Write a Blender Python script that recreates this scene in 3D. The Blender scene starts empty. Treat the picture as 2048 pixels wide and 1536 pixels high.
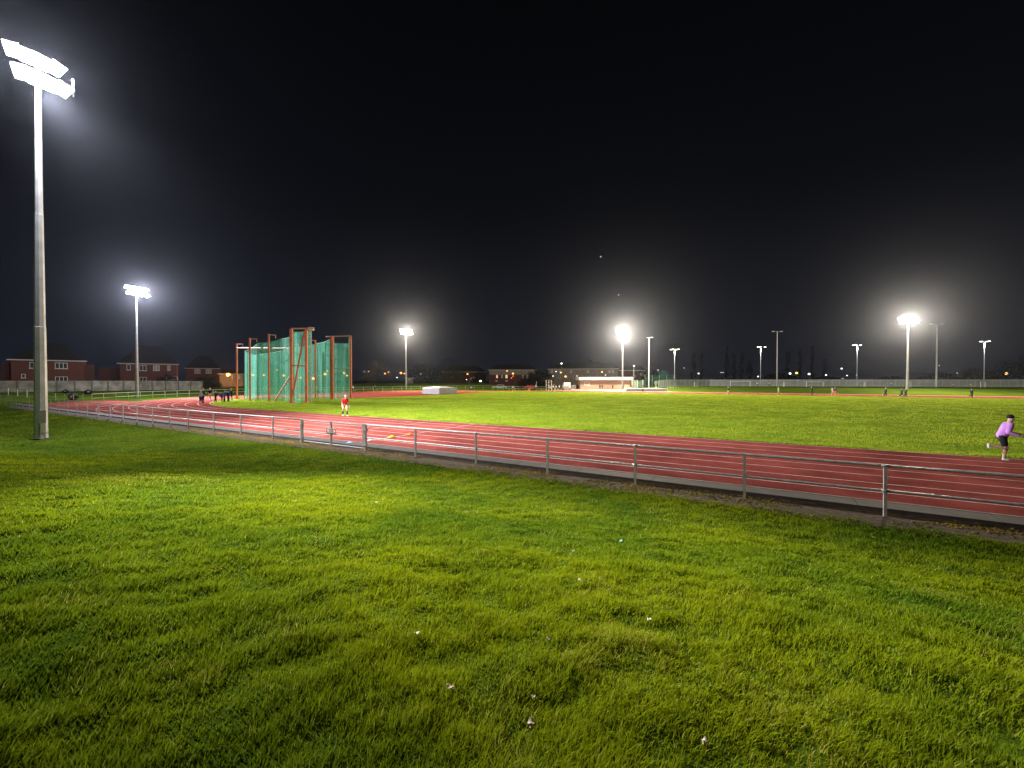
import bpy, math, random
import numpy as np
from mathutils import Vector, Matrix
random.seed(7); RNG = np.random.default_rng(11)
SC = bpy.context.scene
COL = SC.collection
H = 2.85; F = 820.0; HOR = 761.0          # eye height above the track, focal length and horizon row of the photo (2048 px)
CU, SU = 0.863, 0.505
def UV(u, n, z=0.0): return Vector((-CU*u + SU*n, SU*u + CU*n, z))
def uv_of(x, y): return (-CU*x + SU*y, SU*x + CU*y)
def G(px, py, z=0.0):                      # ground point seen at a pixel of the photo
    d = F*(H-z)/(py-HOR); return Vector(((px-1024)/F*d, d, z))
def P(px, d, z=0.0): return Vector(((px-1024)/F*d, d, z))
C0U, CN, RIN, LANE = 43.5, 58.4, 36.5, 1.18
ROUT = RIN + 8*LANE

def S(t): t = np.clip(t, 0, 1); return t*t*(3-2*t)
_LAT = RNG.random((256, 256))
def vnoise(x, y):
    x = np.asarray(x, float); y = np.asarray(y, float)
    xi = np.floor(x).astype(int); yi = np.floor(y).astype(int)
    fx = x-xi; fy = y-yi; fx = fx*fx*(3-2*fx); fy = fy*fy*(3-2*fy)
    a = _LAT[xi & 255, yi & 255]; b = _LAT[(xi+1) & 255, yi & 255]
    c = _LAT[xi & 255, (yi+1) & 255]; d = _LAT[(xi+1) & 255, (yi+1) & 255]
    return (a*(1-fx)+b*fx)*(1-fy) + (c*(1-fx)+d*fx)*fy
def fbm(x, y): return .5*vnoise(x, y)+.3*vnoise(2.1*x+7, 2.1*y+3)+.2*vnoise(4.3*x+1, 4.3*y+9)
def height(x, y):
    x = np.asarray(x, float); y = np.asarray(y, float)
    u, n = -CU*x+SU*y, SU*x+CU*y
    z = 1.25*S((10.5-n-.16*np.maximum(u, 0))/9.9)
    near = S((10.5-n)/1.5)*S((60-np.hypot(x, y))/30)
    z = z + near*(.07*(fbm(x*.7, y*.7)-.5) + .07*(vnoise(x*3.3, y*3.3)-.5))
    z = z + .8*S((n-110)/32)*S((x-.33*y)/8+.5)
    z = z + 1.9*np.exp(-((y-146)/15)**2)*S((x+75)/18)*S((4-x)/14)
    r = np.hypot(u-C0U, n-CN)
    z = z + .85*S((r-54)/16)*S((-x-44)/12)*S((150-y)/30)
    return z

# ------------------------------------------------------------------ materials
def mat(name, base, rough=.8, metal=0.0, noise=0.0, scale=6.0, bump=0.0, base2=None, emit=None, estr=0.0, spec=.3, detail=6, stretch=None):
    m = bpy.data.materials.new(name); m.use_nodes = True
    nt = m.node_tree; b = nt.nodes['Principled BSDF']
    b.inputs['Base Color'].default_value = (*base, 1); b.inputs['Roughness'].default_value = rough
    b.inputs['Metallic'].default_value = metal; b.inputs['Specular IOR Level'].default_value = spec
    tc = nt.nodes.new('ShaderNodeTexCoord'); mp = nt.nodes.new('ShaderNodeMapping')
    nt.links.new(tc.outputs['Object'], mp.inputs[0])
    if stretch: mp.inputs['Scale'].default_value = stretch
    nz = nt.nodes.new('ShaderNodeTexNoise'); nz.inputs['Scale'].default_value = scale; nz.inputs['Detail'].default_value = detail
    nt.links.new(mp.outputs[0], nz.inputs['Vector'])
    if noise or base2:
        cr = nt.nodes.new('ShaderNodeValToRGB')
        b2 = base2 or tuple(min(1, c*(1+noise)) for c in base)
        b1 = base if base2 else tuple(c*(1-noise) for c in base)
        cr.color_ramp.elements[0].position = .32; cr.color_ramp.elements[1].position = .68
        cr.color_ramp.elements[0].color = (*b1, 1); cr.color_ramp.elements[1].color = (*b2, 1)
        nt.links.new(nz.outputs['Fac'], cr.inputs[0]); nt.links.new(cr.outputs[0], b.inputs['Base Color'])
    if bump:
        bp = nt.nodes.new('ShaderNodeBump'); bp.inputs['Strength'].default_value = .8; bp.inputs['Distance'].default_value = bump
        nt.links.new(nz.outputs['Fac'], bp.inputs['Height']); nt.links.new(bp.outputs[0], b.inputs['Normal'])
    if emit:
        b.inputs['Emission Color'].default_value = (*emit, 1); b.inputs['Emission Strength'].default_value = estr
        m.cycles.emission_sampling = 'NONE'
    return m
def see_through(m, fac):                    # a net or mesh too fine to model wire by wire: part cloth, part hole
    nt = m.node_tree; out = nt.nodes['Material Output']; b = nt.nodes['Principled BSDF']
    t = nt.nodes.new('ShaderNodeBsdfTransparent'); tr = nt.nodes.new('ShaderNodeBsdfTranslucent')
    tr.inputs[0].default_value = b.inputs['Base Color'].default_value
    mx0 = nt.nodes.new('ShaderNodeMixShader'); mx0.inputs[0].default_value = .45
    nt.links.new(b.outputs[0], mx0.inputs[1]); nt.links.new(tr.outputs[0], mx0.inputs[2])
    mx = nt.nodes.new('ShaderNodeMixShader')
    # folds: more cloth where the net bunches
    tc = nt.nodes.new('ShaderNodeTexCoord'); mp = nt.nodes.new('ShaderNodeMapping'); mp.inputs['Scale'].default_value = (1.4, 1.4, .12)
    nz = nt.nodes.new('ShaderNodeTexNoise'); nz.inputs['Scale'].default_value = 1.6; nz.inputs['Detail'].default_value = 5
    mr = nt.nodes.new('ShaderNodeMapRange'); mr.inputs[1].default_value = .3; mr.inputs[2].default_value = .7
    mr.inputs[3].default_value = fac-.13; mr.inputs[4].default_value = fac+.13
    nt.links.new(tc.outputs['Object'], mp.inputs[0]); nt.links.new(mp.outputs[0], nz.inputs['Vector'])
    nt.links.new(nz.outputs['Fac'], mr.inputs[0]); nt.links.new(mr.outputs[0], mx.inputs[0])
    nt.links.new(t.outputs[0], mx.inputs[1]); nt.links.new(mx0.outputs[0], mx.inputs[2]); nt.links.new(mx.outputs[0], out.inputs[0])
    return m

M = {}
def grass_mat(name, c1, c2, c3, bump, attr=False):
    m = bpy.data.materials.new(name); m.use_nodes = True
    nt = m.node_tree; L = nt.links.new; b = nt.nodes['Principled BSDF']; out = nt.nodes['Material Output']
    b.inputs['Roughness'].default_value = .75; b.inputs['Specular IOR Level'].default_value = 0
    ge = nt.nodes.new('ShaderNodeNewGeometry')
    n1 = nt.nodes.new('ShaderNodeTexNoise'); n1.inputs['Scale'].default_value = .33; n1.inputs['Detail'].default_value = 5
    n2 = nt.nodes.new('ShaderNodeTexNoise'); n2.inputs['Scale'].default_value = 3.1; n2.inputs['Detail'].default_value = 8
    for q in (n1, n2): L(ge.outputs['Position'], q.inputs['Vector'])
    r1 = nt.nodes.new('ShaderNodeValToRGB'); r1.color_ramp.elements[0].position = .38; r1.color_ramp.elements[1].position = .62
    r1.color_ramp.elements[0].color = (*c1, 1); r1.color_ramp.elements[1].color = (*c2, 1)
    L(n1.outputs['Fac'], r1.inputs[0])
    mx = nt.nodes.new('ShaderNodeMix'); mx.data_type = 'RGBA'
    mx.inputs[7].default_value = (*c3, 1); L(r1.outputs[0], mx.inputs[6])
    mr = nt.nodes.new('ShaderNodeMapRange'); mr.inputs[1].default_value = .42; mr.inputs[2].default_value = .72; mr.inputs[4].default_value = .75
    if attr:
        at = nt.nodes.new('ShaderNodeAttribute'); at.attribute_name = 'tint'
        L(at.outputs['Fac'], mx.inputs[0])
    else:
        L(n2.outputs['Fac'], mr.inputs[0]); L(mr.outputs[0], mx.inputs[0])
        bp = nt.nodes.new('ShaderNodeBump'); bp.inputs['Distance'].default_value = bump; bp.inputs['Strength'].default_value = 1
        L(n2.outputs['Fac'], bp.inputs['Height']); L(bp.outputs[0], b.inputs['Normal'])
    L(mx.outputs[2], b.inputs['Base Color'])
    if attr:
        tr = nt.nodes.new('ShaderNodeBsdfTranslucent'); L(mx.outputs[2], tr.inputs[0])
        ms = nt.nodes.new('ShaderNodeMixShader'); ms.inputs[0].default_value = .4
        L(b.outputs[0], ms.inputs[1]); L(tr.outputs[0], ms.inputs[2]); L(ms.outputs[0], out.inputs[0])
    return m
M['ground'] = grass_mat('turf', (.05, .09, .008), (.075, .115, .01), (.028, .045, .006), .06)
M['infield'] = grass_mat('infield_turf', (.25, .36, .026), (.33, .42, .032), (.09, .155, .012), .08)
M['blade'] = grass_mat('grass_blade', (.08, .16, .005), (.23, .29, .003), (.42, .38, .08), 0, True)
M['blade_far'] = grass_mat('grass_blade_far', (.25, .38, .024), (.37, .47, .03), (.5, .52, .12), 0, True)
M['track'] = mat('track_rubber', (.32, .078, .062), .62, noise=.2, scale=1.1, bump=.004, detail=9, spec=0)
def worn(m, dark=.62, scale=.16):
    nt = m.node_tree; b = nt.nodes['Principled BSDF']; src = b.inputs['Base Color'].links[0].from_socket
    ge = nt.nodes.new('ShaderNodeNewGeometry'); nz = nt.nodes.new('ShaderNodeTexNoise'); nz.inputs['Scale'].default_value = scale; nz.inputs['Detail'].default_value = 7; nz.inputs['Distortion'].default_value = .6
    nt.links.new(ge.outputs['Position'], nz.inputs['Vector']); mr = nt.nodes.new('ShaderNodeMapRange'); mr.inputs[1].default_value = .35; mr.inputs[2].default_value = .65; mr.inputs[3].default_value = dark; mr.inputs[4].default_value = 1.12
    nz2 = nt.nodes.new('ShaderNodeTexNoise'); nz2.inputs['Scale'].default_value = 22; nz2.inputs['Detail'].default_value = 3; nt.links.new(ge.outputs['Position'], nz2.inputs['Vector'])
    mr2 = nt.nodes.new('ShaderNodeMapRange'); mr2.inputs[1].default_value = .3; mr2.inputs[2].default_value = .7; mr2.inputs[3].default_value = .8; mr2.inputs[4].default_value = 1.2
    mu = nt.nodes.new('ShaderNodeMath'); mu.operation = 'MULTIPLY'; vm = nt.nodes.new('ShaderNodeVectorMath'); vm.operation = 'SCALE'
    nt.links.new(nz.outputs['Fac'], mr.inputs[0]); nt.links.new(nz2.outputs['Fac'], mr2.inputs[0]); nt.links.new(mr.outputs[0], mu.inputs[0]); nt.links.new(mr2.outputs[0], mu.inputs[1])
    nt.links.new(src, vm.inputs[0]); nt.links.new(mu.outputs[0], vm.inputs['Scale']); nt.links.new(vm.outputs[0], b.inputs['Base Color'])
worn(M['track'])
M['dzone'] = mat('fan_rubber', (.34, .075, .06), .65, noise=.12, scale=.4, spec=0)
M['apron'] = mat('apron_rubber', (.36, .16, .12), .8, noise=.12, scale=.5, spec=0)
M['tarmac'] = mat('pale_tarmac', (.3, .22, .19), .9, noise=.15, scale=.8, spec=0)
M['line'] = mat('line_paint', (.78, .5, .45), .7, noise=.25, scale=3, spec=0)
M['kerb'] = mat('kerb_concrete', (.075, .066, .06), .85, noise=.22, scale=2.4, bump=.004)
M['kerb_lip'] = mat('kerb_lip_concrete', (.26, .19, .17), .85, noise=.2, scale=5)
M['moss'] = mat('mossy_dirt', (.075, .055, .035), .95, base2=(.2, .14, .012), scale=2.6, bump=.03, detail=9)
M['dirt'] = mat('dark_dirt', (.06, .036, .016), .95, noise=.5, scale=7, bump=.02)
M['galv'] = mat('galvanised_steel', (.6, .58, .59), .45, metal=.25, noise=.18, scale=9)
M['galv_far'] = mat('pale_rail_paint', (.66, .7, .55), .6, noise=.1, scale=9)
M['mast'] = mat('mast_steel', (.5, .5, .53), .6, metal=.2, noise=.14, scale=3)
M['housing'] = mat('lamp_housing', (.35, .35, .36), .5, metal=.4)
M['lampglass'] = mat('lamp_glass', (1, 1, 1), .3, emit=(1, .98, .97), estr=9)
M['lampwarm'] = mat('lamp_glass_warm', (1, 1, 1), .3, emit=(1, .9, .66), estr=9)
M['lamporange'] = mat('sodium_glass', (1, .6, .2), .3, emit=(1, .36, .05), estr=2.4)
M['lampyellow'] = mat('yellow_glass', (1, .8, .3), .3, emit=(1, .62, .15), estr=2.2)
M['lampwhite'] = mat('white_glass', (1, 1, 1), .3, emit=(.9, .95, 1), estr=3)
M['lampred'] = mat('red_glass', (1, .2, .1), .3, emit=(1, .12, .05), estr=3)
M['lampgrey'] = mat('unlit_lamp_glass', (.75, .77, .8), .2, noise=.05)
M['star'] = mat('star_glow', (1, 1, 1), .3, emit=(.9, .95, 1), estr=2.2)
M['redpaint'] = mat('red_post_paint', (.95, .24, .13), .55, noise=.18, scale=3)
M['palebar'] = mat('weathered_bar', (.75, .42, .36), .6, noise=.15, scale=4)
M['whitepost'] = mat('white_paint', (.72, .72, .70), .6, noise=.08)
M['net'] = see_through(mat('green_net', (.15, .58, .44), .9), .42)
M['netedge'] = mat('net_rope', (.16, .5, .38), .8)
M['courtnet'] = see_through(mat('court_net', (.03, .14, .09), .9), .6)
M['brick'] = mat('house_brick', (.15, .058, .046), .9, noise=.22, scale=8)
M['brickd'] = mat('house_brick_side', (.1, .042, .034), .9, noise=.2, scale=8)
M['roof'] = mat('roof_tile', (.025, .023, .025), .9, noise=.2, scale=4)
M['fascia'] = mat('fascia_white', (.6, .57, .56), .6)
M['frame'] = mat('window_frame', (.72, .72, .72), .5)
M['pane'] = mat('window_glass', (.06, .065, .07), .08, spec=.8)
M['paneLit'] = mat('window_lit', (.8, .6, .45), .5, emit=(1, .62, .42), estr=.75)
M['paneDim'] = mat('window_curtain', (.42, .36, .33), .6)
M['render'] = mat('pale_render', (.24, .2, .18), .9, noise=.15, scale=.8)
M['wallc'] = mat('concrete_panel', (.25, .245, .22), .9, noise=.4, scale=.9, base2=None, bump=.01, detail=9)
M['wallp'] = mat('concrete_post', (.13, .13, .12), .9, noise=.2)
M['pavbrick'] = mat('pavilion_brick', (.46, .3, .22), .9, noise=.12, scale=5)
M['pavroof'] = mat('pavilion_fascia', (.75, .68, .6), .7)
M['tarp'] = mat('grey_tarpaulin', (.56, .56, .6), .5, noise=.12, scale=1.6, bump=.02)
M['tarpd'] = mat('tarpaulin_seam', (.2, .2, .22), .7)
M['matw'] = mat('white_cover', (.78, .72, .7), .6, noise=.06)
M['pales'] = mat('palisade_steel', (.6, .64, .67), .7, noise=.12, scale=.4)
M['leafd'] = mat('dark_foliage', (.022, .032, .014), .9, noise=.4, scale=1.5)
M['leafb'] = mat('bare_twigs', (.13, .1, .08), .95, noise=.3, scale=1.5)
M['bark'] = mat('bark', (.07, .055, .045), .95, noise=.3, scale=3)
M['black'] = mat('black_cloth', (.012, .012, .014), .8)
M['dark'] = mat('charcoal_cloth', (.04, .042, .05), .8, noise=.2)
M['skin'] = mat('skin', (.62, .4, .31), .6)
M['hairb'] = mat('dark_hair', (.025, .018, .014), .7)
M['hairw'] = mat('fair_hair', (.62, .52, .42), .7)
for k, c in dict(red=(.75, .02, .03), purple=(.56, .26, .7), violet=(.11, .03, .36), blue=(.03, .07, .6), white=(.8, .8, .8), grey=(.42, .42, .47),
                 navy=(.02, .025, .09), yellow=(.75, .65, .05), lime=(.3, .8, .25), orange=(.9, .25, .06), mint=(.6, .85, .78), tan=(.4, .36, .22),
                 pink=(.8, .4, .4), cream=(.85, .76, .5), lblue=(.35, .55, .85)).items():
    M[k] = mat(k+'_cloth', c, .75, noise=.12, scale=5)
M['leafw'] = mat('dry_leaf', (.6, .52, .38), .8, noise=.3, scale=30)
M['carw'] = mat('car_paint_white', (.7, .7, .7), .3)
M['carr'] = mat('car_paint_red', (.5, .03, .03), .3)
M['tyre'] = mat('tyre_rubber', (.02, .02, .02), .8)

# ------------------------------------------------------------------ building helpers
class MB:
    def __init__(s): s.v = []; s.f = []
    def add(s, vs, fs):
        o = len(s.v); s.v += [tuple(a) for a in vs]; s.f += [tuple(i+o for i in f) for f in fs]; return s
    def box(s, c, d, rz=0.0, taper=1.0):
        x, y, z = d[0]/2, d[1]/2, d[2]/2; cr, sr = math.cos(rz), math.sin(rz); vs = []
        for sz in (-1, 1):
            t = taper if sz > 0 else 1
            for sx, sy in ((-1, -1), (1, -1), (1, 1), (-1, 1)):
                a, b = sx*x*t, sy*y*t; vs.append((c[0]+a*cr-b*sr, c[1]+a*sr+b*cr, c[2]+sz*z))
        return s.add(vs, [(3, 2, 1, 0), (4, 5, 6, 7), (0, 1, 5, 4), (1, 2, 6, 5), (2, 3, 7, 6), (3, 0, 4, 7)])
    def tube(s, pts, rs, n=8):
        pts = [Vector(p) for p in pts]; rs = rs if isinstance(rs, (list, tuple)) else [rs]*len(pts); vs = []; fs = []
        for i, p in enumerate(pts):
            d = (pts[min(i+1, len(pts)-1)]-pts[max(i-1, 0)]).normalized()
            a = d.cross(Vector((0, 0, 1)));
            if a.length < .01: a = Vector((1, 0, 0))
            a.normalize(); b = d.cross(a).normalized()
            for k in range(n):
                t = 2*math.pi*k/n; vs.append(p + (a*math.cos(t)+b*math.sin(t))*rs[i])
        for i in range(len(pts)-1):
            for k in range(n):
                k2 = (k+1) % n; fs.append((i*n+k, i*n+k2, (i+1)*n+k2, (i+1)*n+k))
        fs.append(tuple(range(n-1, -1, -1))); fs.append(tuple((len(pts)-1)*n+k for k in range(n)))
        return s.add(vs, fs)
    def ball(s, c, r, sq=(1, 1, 1), n=8, m=6):
        vs = [(c[0], c[1], c[2]+r*sq[2])]
        for i in range(1, m):
            t = math.pi*i/m
            for k in range(n):
                a = 2*math.pi*k/n; vs.append((c[0]+r*sq[0]*math.sin(t)*math.cos(a), c[1]+r*sq[1]*math.sin(t)*math.sin(a), c[2]+r*sq[2]*math.cos(t)))
        vs.append((c[0], c[1], c[2]-r*sq[2])); fs = []
        for k in range(n): fs.append((0, 1+k, 1+(k+1) % n))
        for i in range(m-2):
            for k in range(n): fs.append((1+i*n+k, 1+(i+1)*n+k, 1+(i+1)*n+(k+1) % n, 1+i*n+(k+1) % n))
        e = len(vs)-1
        for k in range(n): fs.append((e, 1+(m-2)*n+(k+1) % n, 1+(m-2)*n+k))
        return s.add(vs, fs)
    def build(s, name, m, parent=None, smooth=False, loc=None):
        me = bpy.data.meshes.new(name); me.from_pydata(s.v, [], s.f); me.update()
        if smooth:
            me.polygons.foreach_set('use_smooth', [True]*len(me.polygons))
        me.materials.append(m); o = bpy.data.objects.new(name, me); COL.objects.link(o)
        if parent is not None: o.parent = parent
        if loc is not None: o.location = loc
        return o
def tag(o, label=None, cat=None, group=None, kind=None):
    if label: o['label'] = label
    if cat: o['category'] = cat
    if group: o['group'] = group
    if kind: o['kind'] = kind
    return o
def thing(name, label, cat, loc=(0, 0, 0), rz=0.0, group=None):
    o = bpy.data.objects.new(name, None); COL.objects.link(o); o.location = loc; o.rotation_euler = (0, 0, rz); o.empty_display_size = .3
    return tag(o, label, cat, group)
def copy_tree(o, parent=None):
    c = o.copy(); COL.objects.link(c); c.parent = parent
    for ch in list(o.children): copy_tree(ch, c)
    return c
def struct(name, m, vs, fs):
    return tag(MB().add(vs, fs).build(name, m), kind='structure')
def np_mesh(name, V, faces_flat, starts, totals, m, attr=None):
    me = bpy.data.meshes.new(name)
    me.vertices.add(len(V)); me.vertices.foreach_set('co', V.ravel())
    me.loops.add(len(faces_flat)); me.loops.foreach_set('vertex_index', faces_flat)
    me.polygons.add(len(starts)); me.polygons.foreach_set('loop_start', starts); me.polygons.foreach_set('loop_total', totals)
    me.update(calc_edges=True)
    if attr is not None:
        a = me.attributes.new('tint', 'FLOAT', 'POINT'); a.data.foreach_set('value', attr)
    me.materials.append(m); o = bpy.data.objects.new(name, me); COL.objects.link(o); return o

# ------------------------------------------------------------------ ground
def axis(lo, hi, fine, f_lo, f_hi, g=1.16):
    a = list(np.arange(f_lo, f_hi+1e-6, fine)); st = fine; x = f_hi
    while x < hi: st = min(st*g, 120); x += st; a.append(x)
    st = fine; x = f_lo; b = []
    while x > lo: st = min(st*g, 120); x -= st; b.append(x)
    return np.array(b[::-1]+a)
ax = axis(-2600, 2600, .11, -13, 14, 1.05); ay = axis(-600, 3200, .11, 0, 15, 1.05)
gx, gy = np.meshgrid(ax, ay, indexing='ij'); gz = height(gx, gy) - .003
V = np.stack([gx, gy, gz], -1).reshape(-1, 3); nx, ny = len(ax), len(ay)
ii, jj = np.meshgrid(np.arange(nx-1), np.arange(ny-1), indexing='ij'); q = (ii*ny+jj).ravel()
quads = np.stack([q, q+ny, q+ny+1, q+1], 1)
g = np_mesh('ground', V, quads.ravel().astype(np.int32), (np.arange(len(quads))*4).astype(np.int32), np.full(len(quads), 4, np.int32), M['ground'])
g.data.polygons.foreach_set('use_smooth', [True]*len(g.data.polygons)); tag(g, kind='structure')

def stadium(off, n=40):                     # closed outline at distance off from the kerb line (radius RIN+off)
    r = RIN+off; pts = []
    for i in range(n+1):
        t = -math.pi/2 + math.pi*i/n; pts.append((C0U+r*math.cos(t), CN+r*math.sin(t)))
    for i in range(n+1):
        t = math.pi/2 + math.pi*i/n; pts.append((C0U-84.4+r*math.cos(t), CN+r*math.sin(t)))
    return pts
def ring(name, o1, o2, z, m, n=40):
    a, b = stadium(o1, n), stadium(o2, n); vs = [UV(*p, z) for p in a]+[UV(*p, z) for p in b]; k = len(a)
    fs = [(i, (i+1) % k, k+(i+1) % k, k+i) for i in range(k)]
    return vs, [f[::-1] for f in fs]
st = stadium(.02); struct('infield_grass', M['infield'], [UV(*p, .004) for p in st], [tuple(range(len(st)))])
vs, fs = ring('t', 0, 8*LANE, .014, None); struct('running_track', M['track'], vs, fs)
def rect(name, m, u0, u1, n0, n1, z): return struct(name, m, [UV(u0, n0, z), UV(u1, n0, z), UV(u1, n1, z), UV(u0, n1, z)], [(0, 1, 2, 3)])
NO = CN-ROUT                                 # outer edge of the near straight
rect('sprint_chute', M['track'], 44, 80, NO+.01, NO+8*LANE, .009)
rect('far_run_up_strip', M['apron'], -75, 52, CN+ROUT-.4, 109.5, .008)
# high jump fan inside the bend
D = [(54, 87)]+[(54+1.5*math.sin(i), 87-i*5.6) for i in range(1, 8)]+[(57, 42.5), (62, 41), (67.5, 34.5)]
for i in range(0, 33):
    t = math.radians(-43+i*3.0); D.append((C0U+(RIN+.1)*math.cos(t), CN+(RIN+.1)*math.sin(t)))
D = [p for p in D if p[0] > 53.5]
struct('high_jump_fan', M['dzone'], [UV(*p, .009) for p in D], [tuple(range(len(D)))])
struct('pavilion_apron', M['tarmac'], [P(1120, 104, .012), P(1345, 104, .012), P(1330, 150, .012), P(1100, 150, .012)], [(0, 1, 2, 3)])
# lines
mb = MB()
for k in range(0, 9):
    vs, fs = ring('l', k*LANE-.036, k*LANE+.036, .019, None, 64); mb.add(vs, fs)
for k in range(1, 9):
    n = CN-RIN-k*LANE; mb.add([UV(44, n-.03, .0145), UV(80, n-.03, .0145), UV(80, n+.03, .0145), UV(44, n+.03, .0145)], [(0, 1, 2, 3)])
for uu, n0, n1 in ((15.45, NO, NO+8*LANE), (19.1, NO, NO+8*LANE), (40, NO, NO+4*LANE), (-9.5, NO+LANE, NO+2*LANE)):
    mb.add([UV(uu-.03, n0, .0235), UV(uu+.03, n0, .0235), UV(uu+.03, n1, .0235), UV(uu-.03, n1, .0235)], [(0, 1, 2, 3)])
tag(mb.build('lane_lines', M['line']), kind='structure')
# kerb, dirt strip
def strip_box(name, m, u0, u1, n0, n1, z0, z1, seg=60):
    mb = MB()
    for i in range(seg):
        a = u0+(u1-u0)*i/seg; b = u0+(u1-u0)*(i+1)/seg-.012
        mb.add([UV(a, n0, z0), UV(b, n0, z0), UV(b, n1, z0), UV(a, n1, z0), UV(a, n0, z1), UV(b, n0, z1), UV(b, n1, z1), UV(a, n1, z1)],
               [(4, 5, 6, 7), (0, 4, 7, 3), (1, 2, 6, 5), (0, 1, 5, 4), (3, 7, 6, 2)])
    return tag(mb.build(name, m), kind='structure')
strip_box('track_kerb', M['kerb'], -60, 96, NO-.68, NO-.07, -.05, .07, 70)
strip_box('kerb_lip', M['kerb_lip'], -60, 96, NO-.065, NO+.02, -.05, .075, 70)
rect('dirt_strip', M['dirt'], -60, 98, 10.45, NO-.6, .006)
# moss: raised cushions along the fence line
N = 9000; uu = RNG.uniform(-30, 30, N); nn = 11.25+RNG.normal(0, .22, N)
keep = (fbm(uu*.7, nn*1.6) > .46) & (nn < NO-.7) & (nn > 10.7); uu, nn = uu[keep], nn[keep]; mb = MB()
for a, b in zip(uu, nn):
    r = random.uniform(.012, .055); c = UV(a, b, .004); k = 6
    ring_ = [(c.x+r*math.cos(t*math.pi*2/k)*random.uniform(.7, 1.2), c.y+r*math.sin(t*math.pi*2/k)*random.uniform(.7, 1.2), .004) for t in range(k)]
    mb.add(ring_+[(c.x, c.y, .004+r*.45)], [(i, (i+1) % k, k) for i in range(k)])
M['mossb'] = mat('moss_cushion', (.07, .055, .01), .95, base2=(.26, .17, .01), scale=1.7)
tag(mb.build('moss', M['mossb']), 'yellow moss growing along the foot of the railing', 'moss', kind='stuff')

# ------------------------------------------------------------------ grass blades
def blades(name, xs, ys, hs, ws, tint, m, lean=.45):
    n = len(xs); zs = height(xs, ys)-.006; a = RNG.uniform(0, 2*np.pi, n); dx, dy = np.cos(a), np.sin(a)
    la = np.where(RNG.random(n) < .55, RNG.normal(.1, .6, n)+2.2*(vnoise(xs*.9, ys*.9)-.5), a+np.pi/2); lm = hs*RNG.uniform(.15, lean+.55, n); lx, ly = np.cos(la)*lm, np.sin(la)*lm
    w = ws/2; V = np.empty((n, 5, 3))
    V[:, 0] = np.stack([xs-dx*w, ys-dy*w, zs], 1); V[:, 1] = np.stack([xs+dx*w, ys+dy*w, zs], 1)
    V[:, 2] = np.stack([xs+dx*w*.8+lx*.35, ys+dy*w*.8+ly*.35, zs+hs*.6], 1); V[:, 3] = np.stack([xs-dx*w*.8+lx*.35, ys-dy*w*.8+ly*.35, zs+hs*.6], 1)
    V[:, 4] = np.stack([xs+lx, ys+ly, zs+hs], 1)
    b = (np.arange(n)*5)[:, None]
    fl = np.concatenate([b+np.array([[0, 1, 2, 3]]), b+np.array([[3, 2, 4]])], 1).ravel().astype(np.int32)
    stt = ((np.arange(n)*7)[:, None]+np.array([[0, 4]])).ravel().astype(np.int32); tot = np.tile([4, 3], n).astype(np.int32)
    o = np_mesh(name, V.reshape(-1, 3), fl, stt, tot, m, np.repeat(tint, 5)); return o
XS, YS, HS, WS = [], [], [], []
for r0, r1, dens in ((1.0, 3.0, 9000), (3.0, 5.0, 6000), (5.0, 8.0, 3000), (8.0, 13.0, 1200), (13.0, 22.0, 420), (22.0, 60.0, 60)):
    tm = math.radians(61); n = int(dens*tm*(r1*r1-r0*r0)); r = np.sqrt(RNG.uniform(r0*r0, r1*r1, n)); t = RNG.uniform(-tm, tm, n)
    x, y = r*np.sin(t), r*np.cos(t); u, nn = uv_of(x, y)
    cl = fbm(x*5.4, y*5.4); cl2 = fbm(x*.8+20, y*.8)
    k = (nn < 10.75+.25*(vnoise(x*3, y*3)-.5)) & (RNG.random(n) < .5+.9*cl)
    x, y, r, cl, cl2 = x[k], y[k], r[k], cl[k], cl2[k]
    XS.append(x); YS.append(y)
    HS.append((.02+.036*S((cl-.3)/.38)+.012*cl2)*RNG.uniform(.6, 1.25, len(x))); WS.append((.0030+.0009*r)*RNG.uniform(.7, 1.3, len(x)))
XS, YS, HS, WS = map(np.concatenate, (XS, YS, HS, WS))
HS = np.where(RNG.random(len(HS)) < .015, HS*1.5, HS)
dead = np.zeros(len(XS))
for q, rr in ((G(1265, 1245, 1.25), .3), (G(1560, 1350, 1.25), .28), (G(1640, 1490, 1.25), .2), (G(560, 1250, 1.25), .15), (G(300, 940, .8), 1.3), (G(1180, 1290, 1.25), .18)):
    dead = np.maximum(dead, np.exp(-((XS-q.x)**2+(YS-q.y)**2)/rr**2))
dead = np.maximum(dead, .6*S((fbm(XS*1.3+50, YS*1.3)-.66)/.1))
tint = np.where(RNG.random(len(XS)) < .03+.3*dead, RNG.uniform(.5, 1, len(XS)), RNG.uniform(0, .12, len(XS)))
tag(blades('grass', XS, YS, HS, WS, tint, M['blade']), 'bright green lawn of tufted blades in the foreground', 'grass', kind='stuff')
n = 420000; uu = RNG.uniform(-70, 66, n); nn = CN-RIN+.15+RNG.random(n)**1.8*72
x, y = -CU*uu+SU*nn, SU*uu+CU*nn
cl = fbm(x*.9, y*.9); k = (RNG.random(n) < .2+1.3*cl) & (np.hypot(np.maximum(uu-C0U, 0), nn-CN) < RIN-.1) & (np.abs(x/y) < 1.4)
k &= ~((uu > 53) & (nn > 40))
x, y, cl = x[k], y[k], cl[k]; d = np.hypot(x, y)
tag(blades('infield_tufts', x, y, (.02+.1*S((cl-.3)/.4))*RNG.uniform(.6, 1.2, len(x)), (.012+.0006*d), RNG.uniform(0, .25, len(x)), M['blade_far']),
    'yellow-green grass tufts of the infield beyond the track', 'grass', kind='stuff')

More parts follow.
